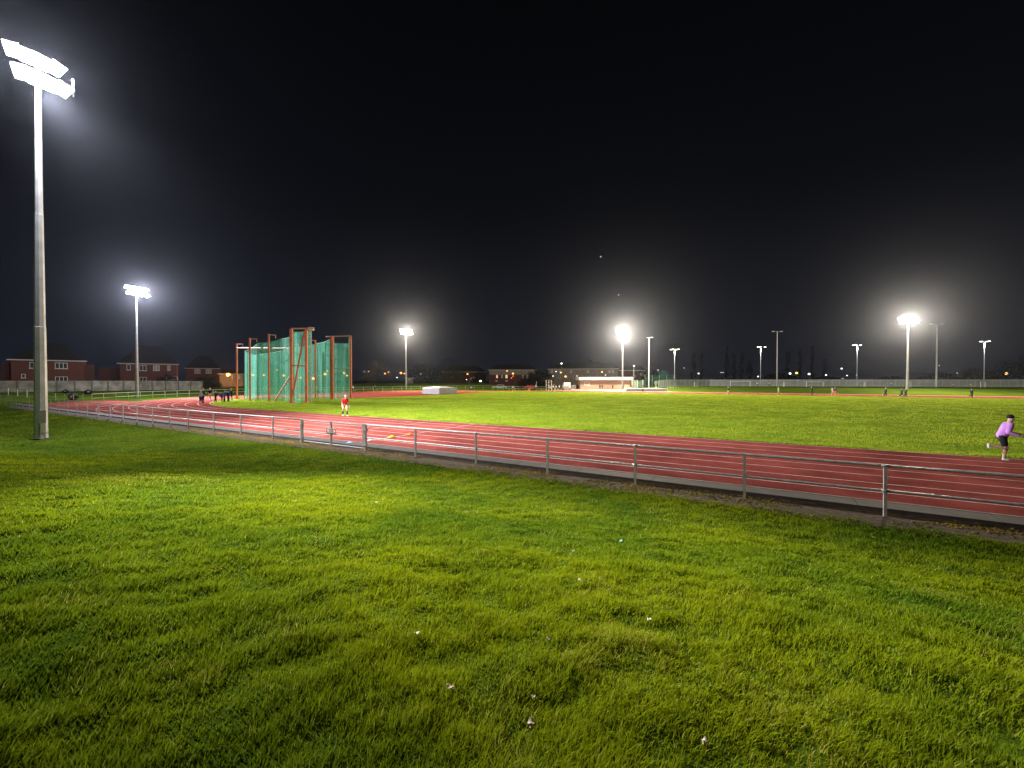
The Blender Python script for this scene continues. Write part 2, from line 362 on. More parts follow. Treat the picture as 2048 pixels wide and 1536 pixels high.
# ------------------------------------------------------------------ railing along the near straight
FN = 11.3
mb_px = [1772, 1490, 1271, 1095, 952, 831]
def u_at(px, n):                             # where the fence line passes under a photo column
    t = (px-1024)/F; y = n/(SU*t+CU); return uv_of(t*y, y)[0]
gate_u0, gate_u1 = u_at(727, FN), u_at(605, FN)
def railing(label, us, name='railing', fn=FN, extend=None, hgt=1.07, low=.55, r=.026):
    t = thing(name, label, 'railing', UV(us[0], fn)); o = UV(us[0], fn)
    for u in us:
        p = UV(u, fn)-o; MB().box((p.x, p.y, hgt/2-.05), (.055, .055, hgt+.08), math.atan2(SU, -CU)).build('post', M['galv'], t)
    e0, e1 = extend or (us[0], us[-1]); cuts = np.linspace(e0, e1, 2+int(abs(e1-e0)/6))
    for z in (hgt, low):
        mb = MB(); pts = [UV(c, fn, z)-o for c in cuts]; mb.tube(pts, r, 10)
        for c in us[::2]:
            q = UV(c, fn, z)-o; mb.tube([q-UV(.06, 0), q+UV(.06, 0)], r*1.35, 10)
        mb.build('rail', M['galv'], t, smooth=True)
    return t
ur = sorted([u_at(p, FN) for p in mb_px]); s0 = ur[0]-ur[1]
ur = [ur[0]-2.52*k for k in range(14, 0, -1)]+ur
railing('galvanised two-rail fence along the track, to the right of the double gate', ur, extend=(ur[0], gate_u0-.16))
ul = [u_at(p, FN) for p in (545, 481, 427, 376)]; ul += [ul[-1]+2.52*k for k in range(1, 22)]
railing('galvanised two-rail fence along the track, to the left of the double gate', ul, extend=(gate_u1+.16, ul[-1]))
# the double gate
gt = thing('gate', 'galvanised double gate with a central latch in the trackside railing', 'gate', UV(gate_u0, FN)); o = UV(gate_u0, FN); gw = gate_u1-gate_u0
ang = math.atan2(SU, -CU)
for uu_ in (0-.1, gw+.1):
    p = UV(uu_, 0); q = MB().box((p.x, p.y, .53), (.09, .09, 1.14), ang).build('gate_post', M['galv'], gt)
    h = MB()
    for z in (.25, .85): MB().box((p.x, p.y, z), (.2, .13, .05), ang).build('hinge', M['galv'], q)
for a, b in ((.03, gw/2-.03), (gw/2+.03, gw-.03)):
    mb = MB()
    for z in (.1, .55, 1.05): mb.tube([UV(a, 0, z), UV(b, 0, z)], .024, 8)
    for c in (a, b): mb.tube([UV(c, 0, .05), UV(c, 0, 1.09)], .028, 8)
    mb.build('gate_leaf', M['galv'], gt)
m_ = UV(gw/2, -.03)
mb = MB().box((m_.x, m_.y, .76), (.62, .03, .05), ang).box((m_.x, m_.y, .60), (.62, .03, .04), ang).box((m_.x, m_.y, .68), (.2, .05, .2), ang)
for s in (-.29, .29): c = UV(gw/2+s, -.03); mb.box((c.x, c.y, .68), (.04, .03, .2), ang)
mb.build('latch', M['galv'], gt)
# pale rail round the bend
def path_rail(label, pts, every=2.6, m='galv_far', zf=height, hgt=1.07, r=.03, low=.5):
    pts = [Vector(p) for p in pts]; out = [pts[0]]
    for a, b in zip(pts, pts[1:]):
        k = max(1, int(round((b-a).length/every))); out += [a+(b-a)*i/k for i in range(1, k+1)]
    t = thing('railing', label, 'railing', out[0]); o = out[0].copy()
    gs = [Vector((p.x, p.y, float(zf(p.x, p.y)))) for p in out]
    for p in gs:
        q = p-o; MB().box((q.x, q.y, q.z+hgt/2-.04), (.06, .06, hgt+.06)).build('post', M[m], t)
    for z in (hgt, low): MB().tube([p-o+Vector((0, 0, z)) for p in gs], r, 6).build('rail', M[m], t)
    return t
arc = [UV(C0U+50.6*math.cos(math.radians(a)), CN+50.6*math.sin(math.radians(a))) for a in np.arange(-52, 74, 3.0)]
path_rail('pale two-rail fence curving round the outside of the far bend', arc)
path_rail('pale two-rail fence running off left below the concrete panel wall', [UV(75, 17.8), UV(84, 16.4), UV(96, 14), UV(112, 11)])
path_rail('pale railing beside the car park, left of the pavilion', [P(985, 119), P(1040, 119), P(1093, 119)], every=1.6)
path_rail('short grey railing right of the pavilion by the white covered mats', [P(1335, 118), P(1357, 122)], every=1.6)

# ------------------------------------------------------------------ floodlight masts
def light(name, kind, loc, energy, color, parent=None, aim=None, size=1.0, cone=160, blend=1.0):
    l = bpy.data.lights.new(name, kind); l.energy = energy; l.color = color; l.shadow_soft_size = size
    if kind == 'SPOT': l.spot_size = math.radians(cone); l.spot_blend = blend
    o = bpy.data.objects.new(name, l); COL.objects.link(o)
    if parent is not None: o.parent = parent
    o.location = loc
    if aim is not None: o.rotation_euler = (Vector(aim)).to_track_quat('-Z', 'Y').to_euler()
    return o
def big_mast(label, base, topz, aim, energy, spill, warm=False, flip=0, r0=.30, nl=8, octo=8, col=None, cone=112, bank=None, face=None, bz=.35, sp=.98):
    hgt = topz-base.z; t = thing('floodlight_mast', label, 'floodlight mast', base, 0, 'lit floodlight masts round the track')
    secs = [(0, r0), (.30*hgt, r0*.84), (.30*hgt+.01, r0*.80), (.60*hgt, r0*.62), (.60*hgt+.01, r0*.58), (.8*hgt, r0*.5), (.8*hgt+.01, r0*.46), (hgt-.2, r0*.38)]
    pole = MB().tube([(0, 0, a) for a, _ in secs], [b for _, b in secs], octo).build('pole', M['mast'], t)
    MB().box((0, 0, .02), (r0*2.2, r0*2.2, .08)).build('base_plate', M['wallp'], pole)
    fa_ = face if face is not None else aim; d = Vector((fa_[0]-base.x, fa_[1]-base.y, 0)).normalized(); s = Vector((-d.y, d.x, 0)); az = math.atan2(s.y, s.x)
    if octo: MB().box((d.x*r0*.93, d.y*r0*.93, 1.1), (.24, .05, .62), az).build('access_door', M['housing'], pole)
    MB().tube([s*r0*.75+Vector((0, 0, .1)), s*r0*.62+Vector((0, 0, hgt*.45)), s*r0*.42+Vector((0, 0, hgt-1))], .022, 6).build('cable', M['dark'], pole)
    mb = MB()
    for z in (hgt-.9, hgt): mb.tube([s*-1.78*sp+Vector((0, 0, z)), s*1.78*sp+Vector((0, 0, z))], .05, 6)
    mb.tube([s*-1.2+Vector((0, 0, hgt-.9)), s*-1.2+Vector((0, 0, hgt))], .035, 6).tube([s*1.2+Vector((0, 0, hgt-.9)), s*1.2+Vector((0, 0, hgt))], .035, 6)
    mb.build('crossarm', M['mast'], t)
    gm = M['lampwarm'] if warm else M['lampglass']
    for i in range(nl):
        row = i % 2; k = i//2; off = (k-(nl/2-1)/2)*sp+(.12 if row else -.12)
        c = s*off+Vector((0, 0, hgt-.9*row+.1))+d*.22
        yaw = (k-(nl/2-1)/2)*.32; dd = (Matrix.Rotation(yaw, 3, 'Z') @ d); ss = Vector((-dd.y, dd.x, 0)); nrm = (dd*.62+Vector((0, 0, -.78))).normalized(); up = nrm.cross(ss).normalized()
        def bx(c, w, h_, dp, tp=1.0):
            vs = []
            for e, sc_ in ((-dp/2, .8), (dp/2, 1)):
                for a, b in ((-1, -1), (1, -1), (1, 1), (-1, 1)): vs.append(c+ss*(a*w/2*sc_)+up*(b*h_/2*sc_)+nrm*e)
            return MB().add(vs, [(3, 2, 1, 0), (4, 5, 6, 7), (0, 1, 5, 4), (1, 2, 6, 5), (2, 3, 7, 6), (3, 0, 4, 7)])
        kq = .66 if sp < .9 else 1; h = bx(c, .78*kq, .66, .26).build('floodlight', M['housing'], t)
        bx(c+nrm*.16, .74*kq, .62, .05).build('glass', gm, h)
    col = col or ((1, .86, .62) if warm else (1, .96, .93))
    light('beam', 'SPOT', Vector((0, 0, hgt-bz))+d*(.8 if bz < 1 else .35), energy, col, t, (aim[0]-base.x, aim[1]-base.y, -hgt), .3, cone)
    if spill: light('spill', 'POINT', Vector((0, 0, hgt-(.45 if bz < 1 else .7)))+d*.8, spill, col, t, None, .35)
    if bank: light('bank_beam', 'SPOT', Vector((0, 0, hgt-1.35))+d*.6, bank[0], col, t, (bank[1]-base.x, bank[2]-base.y, .8-hgt), .3, bank[3])
    return t
EN = 75000.0
cen = UV(2, 58)
def mast_at(px, pytop, d, z0=0.0): p = P(px, d, z0); return p, H+(HOR-pytop)/F*d
p, tz = mast_at(81, 131, 19.9); big_mast('tall grey octagonal floodlight mast on the grass, nearest one, at the left edge', p, tz, UV(10, 42), EN*1.0, EN*.22, r0=.24, cone=104, bank=(EN*1.8, -2.0, 7.2, 23), face=UV(-40, 5.6), bz=1.5, sp=.44, col=(.96, .95, 1.0))
p, tz = mast_at(274, 578, 67.4); big_mast('lit mast behind the far left bend, before the brick houses', p, tz, UV(58, 40), EN*1.4, EN*.3, r0=.24, col=(.95, .94, 1.0))
p, tz = mast_at(812, 661, 123); big_mast('lit mast between the green throwing cage and the grey mat cover', p, tz, UV(50, 74), EN*1.6, EN*.3, True, r0=.27)
p, tz = mast_at(1245, 664, 124); big_mast('lit mast standing before the brick pavilion', p, tz, UV(5, 82), EN*2.4, EN*1.7, True, r0=.27)
p, tz = mast_at(1815, 637, 99.5, .35); big_mast('lit mast on the far right bank, brightest of the right-hand lights', p, tz, UV(-38, 84), EN*1.8, EN*.6, True, r0=.3)

def pitch_mast(label, px, pytop, d, lit, z0=.6, heads=((-.9, 1), (.9, 1)), e=20000, r=.14, group='lit pitch floodlights beyond the palisade fence', warm=False):
    p = P(px, d, z0); top = H+(HOR-pytop)/F*d; hgt = top-z0
    t = thing('pitch_floodlight', label, 'floodlight mast', p, 0, group)
    MB().tube([(0, 0, 0), (0, 0, hgt*.5), (0, 0, hgt)], [r, r*.8, r*.5], 8).build('pole', M['mast'], t)
    span = max(abs(h[0]) for h in heads)
    MB().tube([(-span, 0, hgt-.05), (span, 0, hgt-.05)], .05, 6).build('crossarm', M['mast'], t)
    for x, n in heads:
        for k in range(n):
            xx = x+(k*.75-(n-1)*.375); sg = 1 if x > 0 else -1
            hd = MB().box((xx, 0, hgt+.08+.12*(k % 2)), (.75, .5, .2), taper=.8).build('floodlight', M['housing'], t)
            MB().box((xx, -.03, hgt-.06+.12*(k % 2)), (.68, .46, .09)).build('glass', (M['lampwarm'] if warm else M['lampglass']) if lit else M['lampgrey'], hd)
    if lit and e: light('beam', 'SPOT', (0, -.2, hgt-.7), e, (1, .97, .9), t, (0, .05, -1), .4, 165)
    return t
pitch_mast('twin-headed pitch light left of the other pitch lights, warm white', 1349, 699, 150, True, heads=((-.9, 2), (.9, 2)), warm=True)
pitch_mast('pitch light with one bright head and one dim head, left of a taller unlit mast', 1521, 694, 158, True, heads=((-.6, 2), (1.6, 1)), warm=True)
pitch_mast('white pitch light with paired heads between the middle and right masts', 1714, 690, 150, True, heads=((-1.0, 2), (1.1, 1)))
pitch_mast('white pitch light nearest the right edge of the view', 1968, 683, 140, True, heads=((-1.1, 1), (1.1, 2)))
ug = 'unlit twin-arm masts beyond the bank'
pitch_mast('tall thin unlit mast with two flat heads on short arms', 1554, 663, 140, False, heads=((-1.4, 1), (1.4, 1)), r=.2, group=ug)
pitch_mast('tall unlit mast just right of the brightest far floodlight', 1873, 648, 128, False, heads=((-1.9, 1), (1.7, 1)), r=.24, group=ug)
pitch_mast('slim unlit pole with a single head right of the pavilion', 1298, 675, 122, False, z0=0, heads=((.8, 1),), r=.2, group=ug)

# ------------------------------------------------------------------ small far lamps
lampn = {}
def street_lamp(label, px, py, d, m, cat='street lamp', s=.5, lit=None, group=None, arm=.9, pole=True):
    z = H+(HOR-py)/F*d; p = P(px, d, 0); zb = float(height(p.x, p.y)) if d < 170 else 0
    t = thing('street_lamp', label, cat, (p.x, p.y, zb), 0, group); hz = z-zb
    if pole: MB().tube([(arm, .3, -.2), (arm, .3, hz*.9), (arm*.8, .25, hz+.1), (0, 0, hz+.16)], [.09, .07, .05, .05], 6).build('pole', M['wallp'], t)
    MB().box((0, 0, hz+.16), (s*1.1, s*.8, .1), taper=.7).build('lamp_hood', M['housing'], t)
    MB().ball((0, 0, hz), s/2*1.05, (1, 1, .8)).build('lamp_glass', M[m], t, True)
    if lit: light('bulb', 'POINT', (0, -.6, hz-.3), lit[0], lit[1], t, None, .25)
    return t
ORG = (1, .4, .08)
street_lamp('large orange street lamp glowing between the houses and the throwing cage', 457, 749, 120, 'lamporange', s=1.1, lit=(2600, ORG))
og = 'orange street lamps seen through the green cage net'
for px, py, s, lb in ((506, 750, .9, 'orange street lamp behind the cage net, between the first two red posts'), (528, 750, .9, 'orange street lamp behind the net just left of the third red post'),
        (554, 740, .6, 'small high orange street lamp behind the net, above the others'), (567, 751, 1.0, 'orange street lamp behind the net left of the tall gate frame'),
        (602, 755, .7, 'orange street lamp behind the net inside the tall gate frame'), (615, 742, .5, 'small orange street lamp at the right upright of the tall gate frame'),
        (626, 757, 1.2, 'broad orange street lamp low behind the net, right of the gate frame'), (650, 748, 1.0, 'orange street lamp behind the net left of the far gate post'),
        (655, 742, .5, 'small orange street lamp above its neighbour by the far gate post'), (688, 746, .8, 'orange street lamp behind the far gate net'),
        (694, 751, .7, 'orange street lamp lower right behind the far gate net')):
    street_lamp(lb, px, py, 150, 'lamporange' if s != .5 else 'lampyellow', s=s, group=og)
tg = 'distant street lamps across the middle skyline'
for px, py, m, s, lb in ((728, 743, 'lampwhite', .6, 'small white lamp right of the cage, leftmost by the bare tree'), (737, 743, 'lampyellow', .7, 'yellow lamp just right of a white one by the bare tree'),
        (770, 747, 'lamporange', .8, 'lower orange lamp of the pair in the bare tree'), (777, 744, 'lamporange', .7, 'upper orange lamp of the pair in the bare tree'),
        (802, 746, 'lamporange', 1.1, 'bright orange lamp left of the mast behind the mat cover'), (809, 747, 'lamporange', .7, 'orange lamp touching the mast behind the mat cover'),
        (794, 755, 'lampwhite', .5, 'tiny white lamp low between the bare tree and the mast'), (841, 748, 'lampwhite', .5, 'lone white lamp in the dark above the grey mat cover'),
        (935, 748, 'lamporange', .8, 'lone orange lamp right of the mat cover'), (961, 762, 'lampwhite', .9, 'white lamp at the crest of the grass mound'), (933, 759, 'lampwhite', .4, 'faint white lamp low under the lone orange lamp'),
        (1014, 742, 'lamporange', .7, 'orange lamp before the pale band of the left flats'), (1026, 747, 'lampyellow', .8, 'yellow lamp with a red light beneath it at the left flats'),
        (1122, 745, 'lampyellow', .8, 'yellow lamp left of the tall lamp pole before the terrace'), (1131, 753, 'lampyellow', .9, 'yellow lamp low to the right of the tall pole'),
        (1106, 752, 'lampwhite', .5, 'white lamp left of the yellow pair before the terrace'), (1112, 743, 'lampwhite', .5, 'faint white lamp above and left of the yellow pair'), (1154, 752, 'lampwhite', .4, 'faint white lamp left of the pavilion roof'),
        (1204, 744, 'lampyellow', .8, 'amber lamp above the pavilion roof'), (1211, 750, 'lampwhite', .5, 'white lamp just over the pavilion roof')):
    street_lamp(lb, px, py, 185, m, s=s, group=tg)
street_lamp('white lamp on a tall thin pole standing before the terrace', 1123, 727, 170, 'lampwhite', s=.7, arm=0)
street_lamp('unlit globe lamp on a pale pole right of the pavilion', 1268, 732, 128, 'lampgrey', s=.55, arm=0)
street_lamp('red signal light under the yellow lamp at the left flats', 1026, 752, 186, 'lampred', 'signal light', .5, pole=False)
street_lamp('red signal light at the window line of the left flats', 1023, 756, 187, 'lampred', 'signal light', .5, pole=False)
rg = 'white lamps on the dark skyline beyond the pitches'
for px, py, s, lb in ((1316, 740, .5, 'faint lamp above the dark green court net'), (1368, 736, .4, 'faint high lamp right of the first pitch light'), (1397, 747, .8, 'white lamp between the court net and the first goal'),
        (1442, 745, .35, 'left one of a tiny close pair of lamps'), (1446, 745, .35, 'right one of a tiny close pair of lamps'), (1516, 753, .7, 'white lamp left of the pole of the second pitch light'),
        (1525, 753, .7, 'white lamp right of the pole of the second pitch light'), (1580, 747, 1.1, 'bright white lamp right of the tall thin unlit mast'), (1593, 746, 1.3, 'brightest yellowish lamp of the right skyline'),
        (1600, 758, .6, 'low lamp just above the palisade fence under the brightest one'), (1618, 748, 1.1, 'white lamp to the right of the brightest skyline lamp'), (1652, 750, .8, 'white lamp midway between the tall thin mast and the white pitch light'),
        (1683, 737, .8, 'higher white lamp left of the white pitch light'), (1694, 751, .6, 'white lamp low next to the white pitch light'), (1685, 758, .7, 'white lamp just over the fence left of the white pitch light'),
        (1713, 750, .35, 'tiny lamp against the pole of the white pitch light'), (1914, 746, .4, 'faint lamp right of the tall right unlit mast'), (1878, 731, .35, 'faint lamp beside the tall right unlit mast')):
    street_lamp(lb, px, py, 230, 'lampyellow' if s == 1.3 else 'lampwhite', s=s, group=rg)
street_lamp('yellowish domed lamp before the dark trees near the right edge', 2012, 747, 190, 'lampyellow', s=1.3)

# ------------------------------------------------------------------ throwing cage
cage = thing('throwing_cage', 'throwing cage of tall red posts hung with green netting', 'throwing cage', (-33, 60, 0)); co = Vector((-33, 60, 0))
def cpost(px, pybase, pytop, arm, r=.09, rot=0):
    b = G(px, pybase); top = H+(HOR-pytop)/F*b.y; c = Vector((-33.5, 61, 0)); d = (Vector(arm)-Vector((0, 0, 0)))
    mb = MB().box((b.x-co.x, b.y-co.y, top/2), (2*r, 2*r, top)).box((b.x-co.x, b.y-co.y, .04), (4*r, 4*r, .08)); q = mb.build('post', M['redpaint'], cage)
    if arm[0] or arm[1]:
        a = Vector((b.x-co.x, b.y-co.y, top-.1)); MB().tube([a, a+d, a+d+Vector((0, 0, -.45))], .06, 6).build('bracket', M['palebar'], q)
    return Vector((b.x, b.y, top))
P4 = cpost(474, 798, 687, (1.0, -.1, 0)); P3 = cpost(500, 801.3, 676, (.75, .4, 0)); P2 = cpost(538, 803.2, 668, (.65, .5, 0))
PA = cpost(583, 806.3, 658, (0, 0, 0), .15); PB = cpost(613, 806, 657, (0, 0, 0), .14)
PD = cpost(664, 798.5, 673, (0, 0, 0), .16); PE = cpost(702, 797, 672, (0, 0, 0), .11)
PF = cpost(596, 797, 688, (-.3, -.9, 0), .09); PG = cpost(631, 797.3, 680, (-.3, -.9, 0), .09)
def bar(a, b, m='redpaint', r=.075, name='bar'):
    a, b = Vector(a)-co, Vector(b)-co; return MB().tube([a, b], r, 6).build(name, M[m], cage)
def up(v, z): return Vector((v.x, v.y, z))
bar(up(PA, PA.z+.05), up(PB, PB.z+.05)+Vector((.9, .2, 0)), 'palebar', .1); bar(up(PA, 4.7), up(PB, 4.7), 'redpaint', .08)
bar(up(PD, PD.z)-Vector((.9, 0, 0)), up(PE, PE.z), 'palebar', .09); bar(up(PD, 4.7), up(PE, 4.8), 'palebar', .08)
bar(up(P4, 7.9), up(PA, 6.9), 'palebar', .07); bar(up(P4, 7.9), up(PF, 7.4), 'palebar', .06)
mid = G(548, 805); bar(mid, up(PA, 3.4)+Vector((-.15, 0, 0)), 'palebar', .11, 'brace')
bar(up(PA, 1.0)+Vector((.2, -.1, 0)), up(PB, 9.1)+Vector((-.1, -.2, 0)), 'redpaint', .11, 'brace')
def net(pts, name='net', sag=.28, foot=.02):
    pts = [(Vector(p[:3])-co, p[3]) for p in pts]; cols = []; L = 0
    for (a, ha), (b, hb) in zip(pts, pts[1:]):
        n = max(3, int((b-a).length/.45)); side = Vector((-(b-a).y, (b-a).x, 0)).normalized()
        for i in range(n):
            t = i/n; w = .07*math.sin(L*3.1+i*1.9)+.05*math.sin(i*.9); cols.append((a.lerp(b, t), ha+(hb-ha)*t-sag*4*t*(1-t)*.5, side*w))
    cols.append((pts[-1][0], pts[-1][1], Vector((0, 0, 0)))); K = 9; vs = []; fs = []
    for p, h, w in cols:
        for k in range(K):
            tt = k/(K-1); vs.append((p.x+w.x*(.3+1.2*(1-tt)), p.y+w.y*(.3+1.2*(1-tt)), foot+(h-foot)*tt))
    for i in range(len(cols)-1):
        for k in range(K-1): a = i*K+k; fs.append((a, a+K, a+K+1, a+1))
    o = MB().add(vs, fs).build(name, M['net'], cage, True)
    MB().tube([(p.x+w.x*.3, p.y+w.y*.3, h) for p, h, w in cols], .035, 5).build('top_rope', M['netedge'], o)
    for p, h in (pts[0], pts[-1]): MB().tube([(p.x, p.y, .02), (p.x, p.y, h)], .04, 5).build('edge_rope', M['netedge'], o)
    return o
N1 = (-27.6, 52.6, 0, 8.9); N2 = (-32.3, 57.6, 0, 8.7); N3 = (-36.3, 58.6, 0, 8.15); N4 = (-39.7, 60.9, 0, 7.2)
N5 = (-43.0, 69, 0, 7.2); N6 = (-35.8, 67, 0, 8.1); N7 = (-31, 65.4, 0, 8.8); N8 = (-28.3, 63.6, 0, 9.2)
net([N1, N2]); net([N2, N3]); net([N3, N4]); net([N4, N5]); net([N5, N6]); net([N6, N7]); net([N7, N8])
ga = G(588, 806); gb = G(623, 805.5); net([(ga.x, ga.y, 0, 9.0), (gb.x, gb.y, 0, 9.15)], 'gate_net', .05)
gc = G(668, 798); gd = G(698.5, 797.5); net([(gc.x, gc.y, 0, 8.6), (gd.x, gd.y, 0, 8.6)], 'gate_net', .02)
bar((gb.x, gb.y, 0), (gb.x, gb.y, 9.2), 'whitepost', .06, 'gate_upright'); bar((gd.x, gd.y, 0), (gd.x, gd.y, 9.6), 'whitepost', .05, 'gate_upright')
bar((gc.x, gc.y, 0), (gc.x, gc.y, 9.6), 'palebar', .06, 'gate_upright')
MB().box((gb.x-co.x, gb.y-co.y, 9.45), (.55, .4, .4)).build('pulley_box', M['whitepost'], cage)

# ------------------------------------------------------------------ mats and covers
b = G(879, 788.5); cv = thing('mat_cover', 'grey tarpaulin cover over the high jump mats, corner towards us', 'mat cover', b)
a1 = P(844.5, 88.5)-b; a2 = P(914, 88.5)-b; a1.z = a2.z = 0; a3 = a1+a2; hh = 1.25
lo = [Vector((0, 0, 0)), a2, a3, a1]; cx = a3/2
vs = [v for v in lo]+[v+Vector((0, 0, hh)) for v in lo]+[cx.lerp(v, .35)+Vector((0, 0, hh+.32)) for v in lo]
MB().add(vs, [(0, 1, 5, 4), (1, 2, 6, 5), (2, 3, 7, 6), (3, 0, 4, 7)]).build('side_cover', M['tarp'], cv)
MB().add([v for v in vs[4:]], [(0, 1, 5, 4), (1, 2, 6, 5), (2, 3, 7, 6), (3, 0, 4, 7), (4, 5, 6, 7)]).build('roof_cover', M['tarp'], cv)
MB().tube([vs[0]+Vector((0, -.03, 0)), vs[4]+Vector((0, -.03, 0))], .05, 6).build('seam', M['tarpd'], cv)
mb = MB()
for i in range(4): mb.tube([vs[4+i]+Vector((0, 0, -.04)), vs[4+(i+1) % 4]+Vector((0, 0, -.04))], .04, 5)
mb.build('hem', M['tarpd'], cv)
b = P(1290, 108.5); wl = 11.0
wm = thing('long_mat_cover', 'long low white cover over mats lying beside the far track', 'mat cover', b)
MB().box((0, 0, .42), (wl, 2.4, .76), taper=.93).build('cover', M['matw'], wm); MB().box((0, 0, .03), (wl+.2, 2.6, .06)).build('base_board', M['black'], wm)

# ------------------------------------------------------------------ pavilion
pv = thing('pavilion', 'low brick pavilion with a pale flat roof band beyond the far track', 'pavilion', P(1210, 136)); w = 16.4
MB().box((0, 2.5, 1.5), (w, 5, 3.0)).build('wall', M['pavbrick'], pv)
rf = MB().box((0, 2.0, 3.5), (w+1.4, 6.6, .95)).build('roof', M['pavroof'], pv); MB().box((0, 2.0, 4.02), (w+1.0, 6.2, .08)).build('roof_felt', M['roof'], rf)
wd = MB().box((-6.0, -.06, 1.75), (1.7, .1, 1.5)).build('window', M['whitepost'], pv); MB().box((-6.0, -.13, 1.75), (1.3, .04, 1.15)).build('shutter', M['paneDim'], wd)
MB().box((6.1, -.05, 1.1), (.35, .12, 2.1)).build('door', M['dark'], pv)
MB().box((9.6, 3.4, 1.3), (2.8, 4.6, 2.6)).build('side_wing', M['pavbrick'], pv)

# ------------------------------------------------------------------ houses
def house(label, px0, px1, pyeave, d, zb, ridge, sides, wins, roofback=9.0, grp='brick houses beyond the concrete wall', brick='brick', windows_lit=(), hip=.32):
    cxx = ((px0+px1)/2-1024)/F*d; ph = math.atan2(-cxx, d)*.9
    def loc(px): tt = (px-1024)/F; return (tt*d-cxx)/(math.cos(ph)-tt*math.sin(ph))
    def zz(px, py, back=0): return H+(HOR-py)/F*(d+loc(px)*math.sin(ph)+back)-zb
    mx_ = (loc(px0)+loc(px1))/2; w = loc(px1)-loc(px0); ev = zz((px0+px1)/2, pyeave); x0, x1 = 0, 0
    t = thing('house', label, 'house', (cxx+mx_*math.cos(ph), d+mx_*math.sin(ph), zb), ph, grp)
    MB().box((0, roofback/2, ev/2), (w, roofback, ev)).build('wall', M[brick], t)
    rz = zz((px0+px1)/2, ridge, roofback/2); a = w/2+.5; h = w/2*(1-hip*2)
    r = MB().add([(-a, -.5, ev), (a, -.5, ev), (a, roofback+.5, ev), (-a, roofback+.5, ev), (-h, roofback/2, rz), (h, roofback/2, rz)],
             [(0, 1, 5, 4), (1, 2, 5), (2, 3, 4, 5), (3, 0, 4), (3, 2, 1, 0)]).build('roof', M['roof'], t)
    MB().box((0, -.55, ev), (w+1.0, .12, .22)).build('fascia', M['fascia'], r)
    for (wx, wz, ww, wh, nb, k) in wins:
        cx = loc(wx)-mx_; cz = zz(wx, wz); W = loc(wx+ww/2)-loc(wx-ww/2); Hh = wh/F*d
        wn = MB(); e = .1
        wn.box((cx, -.04, cz+Hh/2), (W+e, .1, e)).box((cx, -.04, cz-Hh/2), (W+e, .1, e))
        for i in range(nb+1): wn.box((cx-W/2+W*i/nb, -.045, cz), (e, .1, Hh-e))
        wo = wn.build('window', M['frame'], t)
        MB().box((cx, -.02, cz), (W, .03, Hh)).build('pane', M[k], wo); MB().box((cx, -.08, cz-Hh/2-.1), (W+.3, .2, .07)).build('sill', M['frame'], wo)
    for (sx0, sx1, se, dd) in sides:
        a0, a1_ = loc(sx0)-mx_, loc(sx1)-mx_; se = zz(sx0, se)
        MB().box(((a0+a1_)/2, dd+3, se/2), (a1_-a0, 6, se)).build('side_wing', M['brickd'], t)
    return t
house('semi-detached brick house with a hipped roof, leftmost, behind the tall mast', 22, 168, 721, 85, 1.2, 689, [(168.2, 186, 729, .6), (2, 21.8, 725, .5)],
      [(64, 730.5, 8, 11, 1, 'pane'), (123, 731.5, 24, 11, 3, 'pane'), (123, 758, 24, 9, 3, 'pane'), (47, 752, 7, 7, 1, 'pane')])
house('semi-detached brick house beside the second mast, with a pale lit stair window', 240, 354, 728, 107, 1.3, 693, [(195, 239.8, 735, 1.0)],
      [(257.5, 734.5, 7, 10, 1, 'pane'), (286, 736, 13, 10, 2, 'pane'), (313, 736, 12, 10, 2, 'paneDim'), (338, 736, 5, 9, 1, 'paneDim'), (286, 758.5, 13, 8, 2, 'pane')])
house('small dim brick house, the farthest of the three beyond the wall', 373, 438, 737, 150, 1.3, 712, [], [(395, 742.5, 11, 8, 2, 'paneDim'), (417.5, 742.5, 11, 8, 2, 'paneDim')])
house('long low building lit orange by the street lamp left of the cage', 439, 486, 748, 126, 1.0, 741, [], [(478, 753, 4, 7, 1, 'paneDim')], brick='render', grp='low buildings by the orange lamp', hip=.1)
house('dim low building behind the throwing cage netting', 560, 652, 750, 165, 0, 741, [], [(600, 756, 6, 5, 1, 'paneDim'), (622, 756, 6, 5, 1, 'paneDim')], brick='render', grp='low buildings by the orange lamp', hip=.1)
lw = [(994, 753, 3, 6, 1, 'paneLit'), (1004, 753, 3, 5, 1, 'paneDim'), (1013, 753, 4, 6.5, 1, 'paneLit'), (993, 761.5, 4, 2, 1, 'paneDim'), (1013, 761.5, 4, 2, 1, 'paneDim'), (1046, 753, 4, 6, 1, 'paneDim'), (1055, 753, 4, 6, 1, 'paneDim')]
house('block of flats with a pale upper band and three lit windows', 978, 1074, 740, 200, 0, 729, [], lw, grp='flats on the middle skyline', brick='brickd', hip=.16)
MB().box((0, -.12, 6.7), (23.2, .1, 2.2)).build('upper_band', M['render'], bpy.data.objects['house.005'] if 'house.005' in bpy.data.objects else None)
house('long pale rendered terrace above the pavilion roof', 1097, 1236, 738, 205, 0, 727, [], [(x, 743, 3, 4, 1, 'paneDim') for x in (1104, 1120, 1142, 1176, 1219, 1226)]+[(1089+15*i, 754, 3, 4, 1, 'pane') for i in range(1, 10)], grp='flats on the middle skyline', brick='render', hip=.1)
house('dim block half hidden behind the mast right of the pavilion', 1240, 1290, 741, 215, 0, 730, [], [(1282, 748, 3, 4, 1, 'paneDim'), (1270, 752, 3, 4, 1, 'pane')], grp='flats on the middle skyline', brick='brickd', hip=.2)
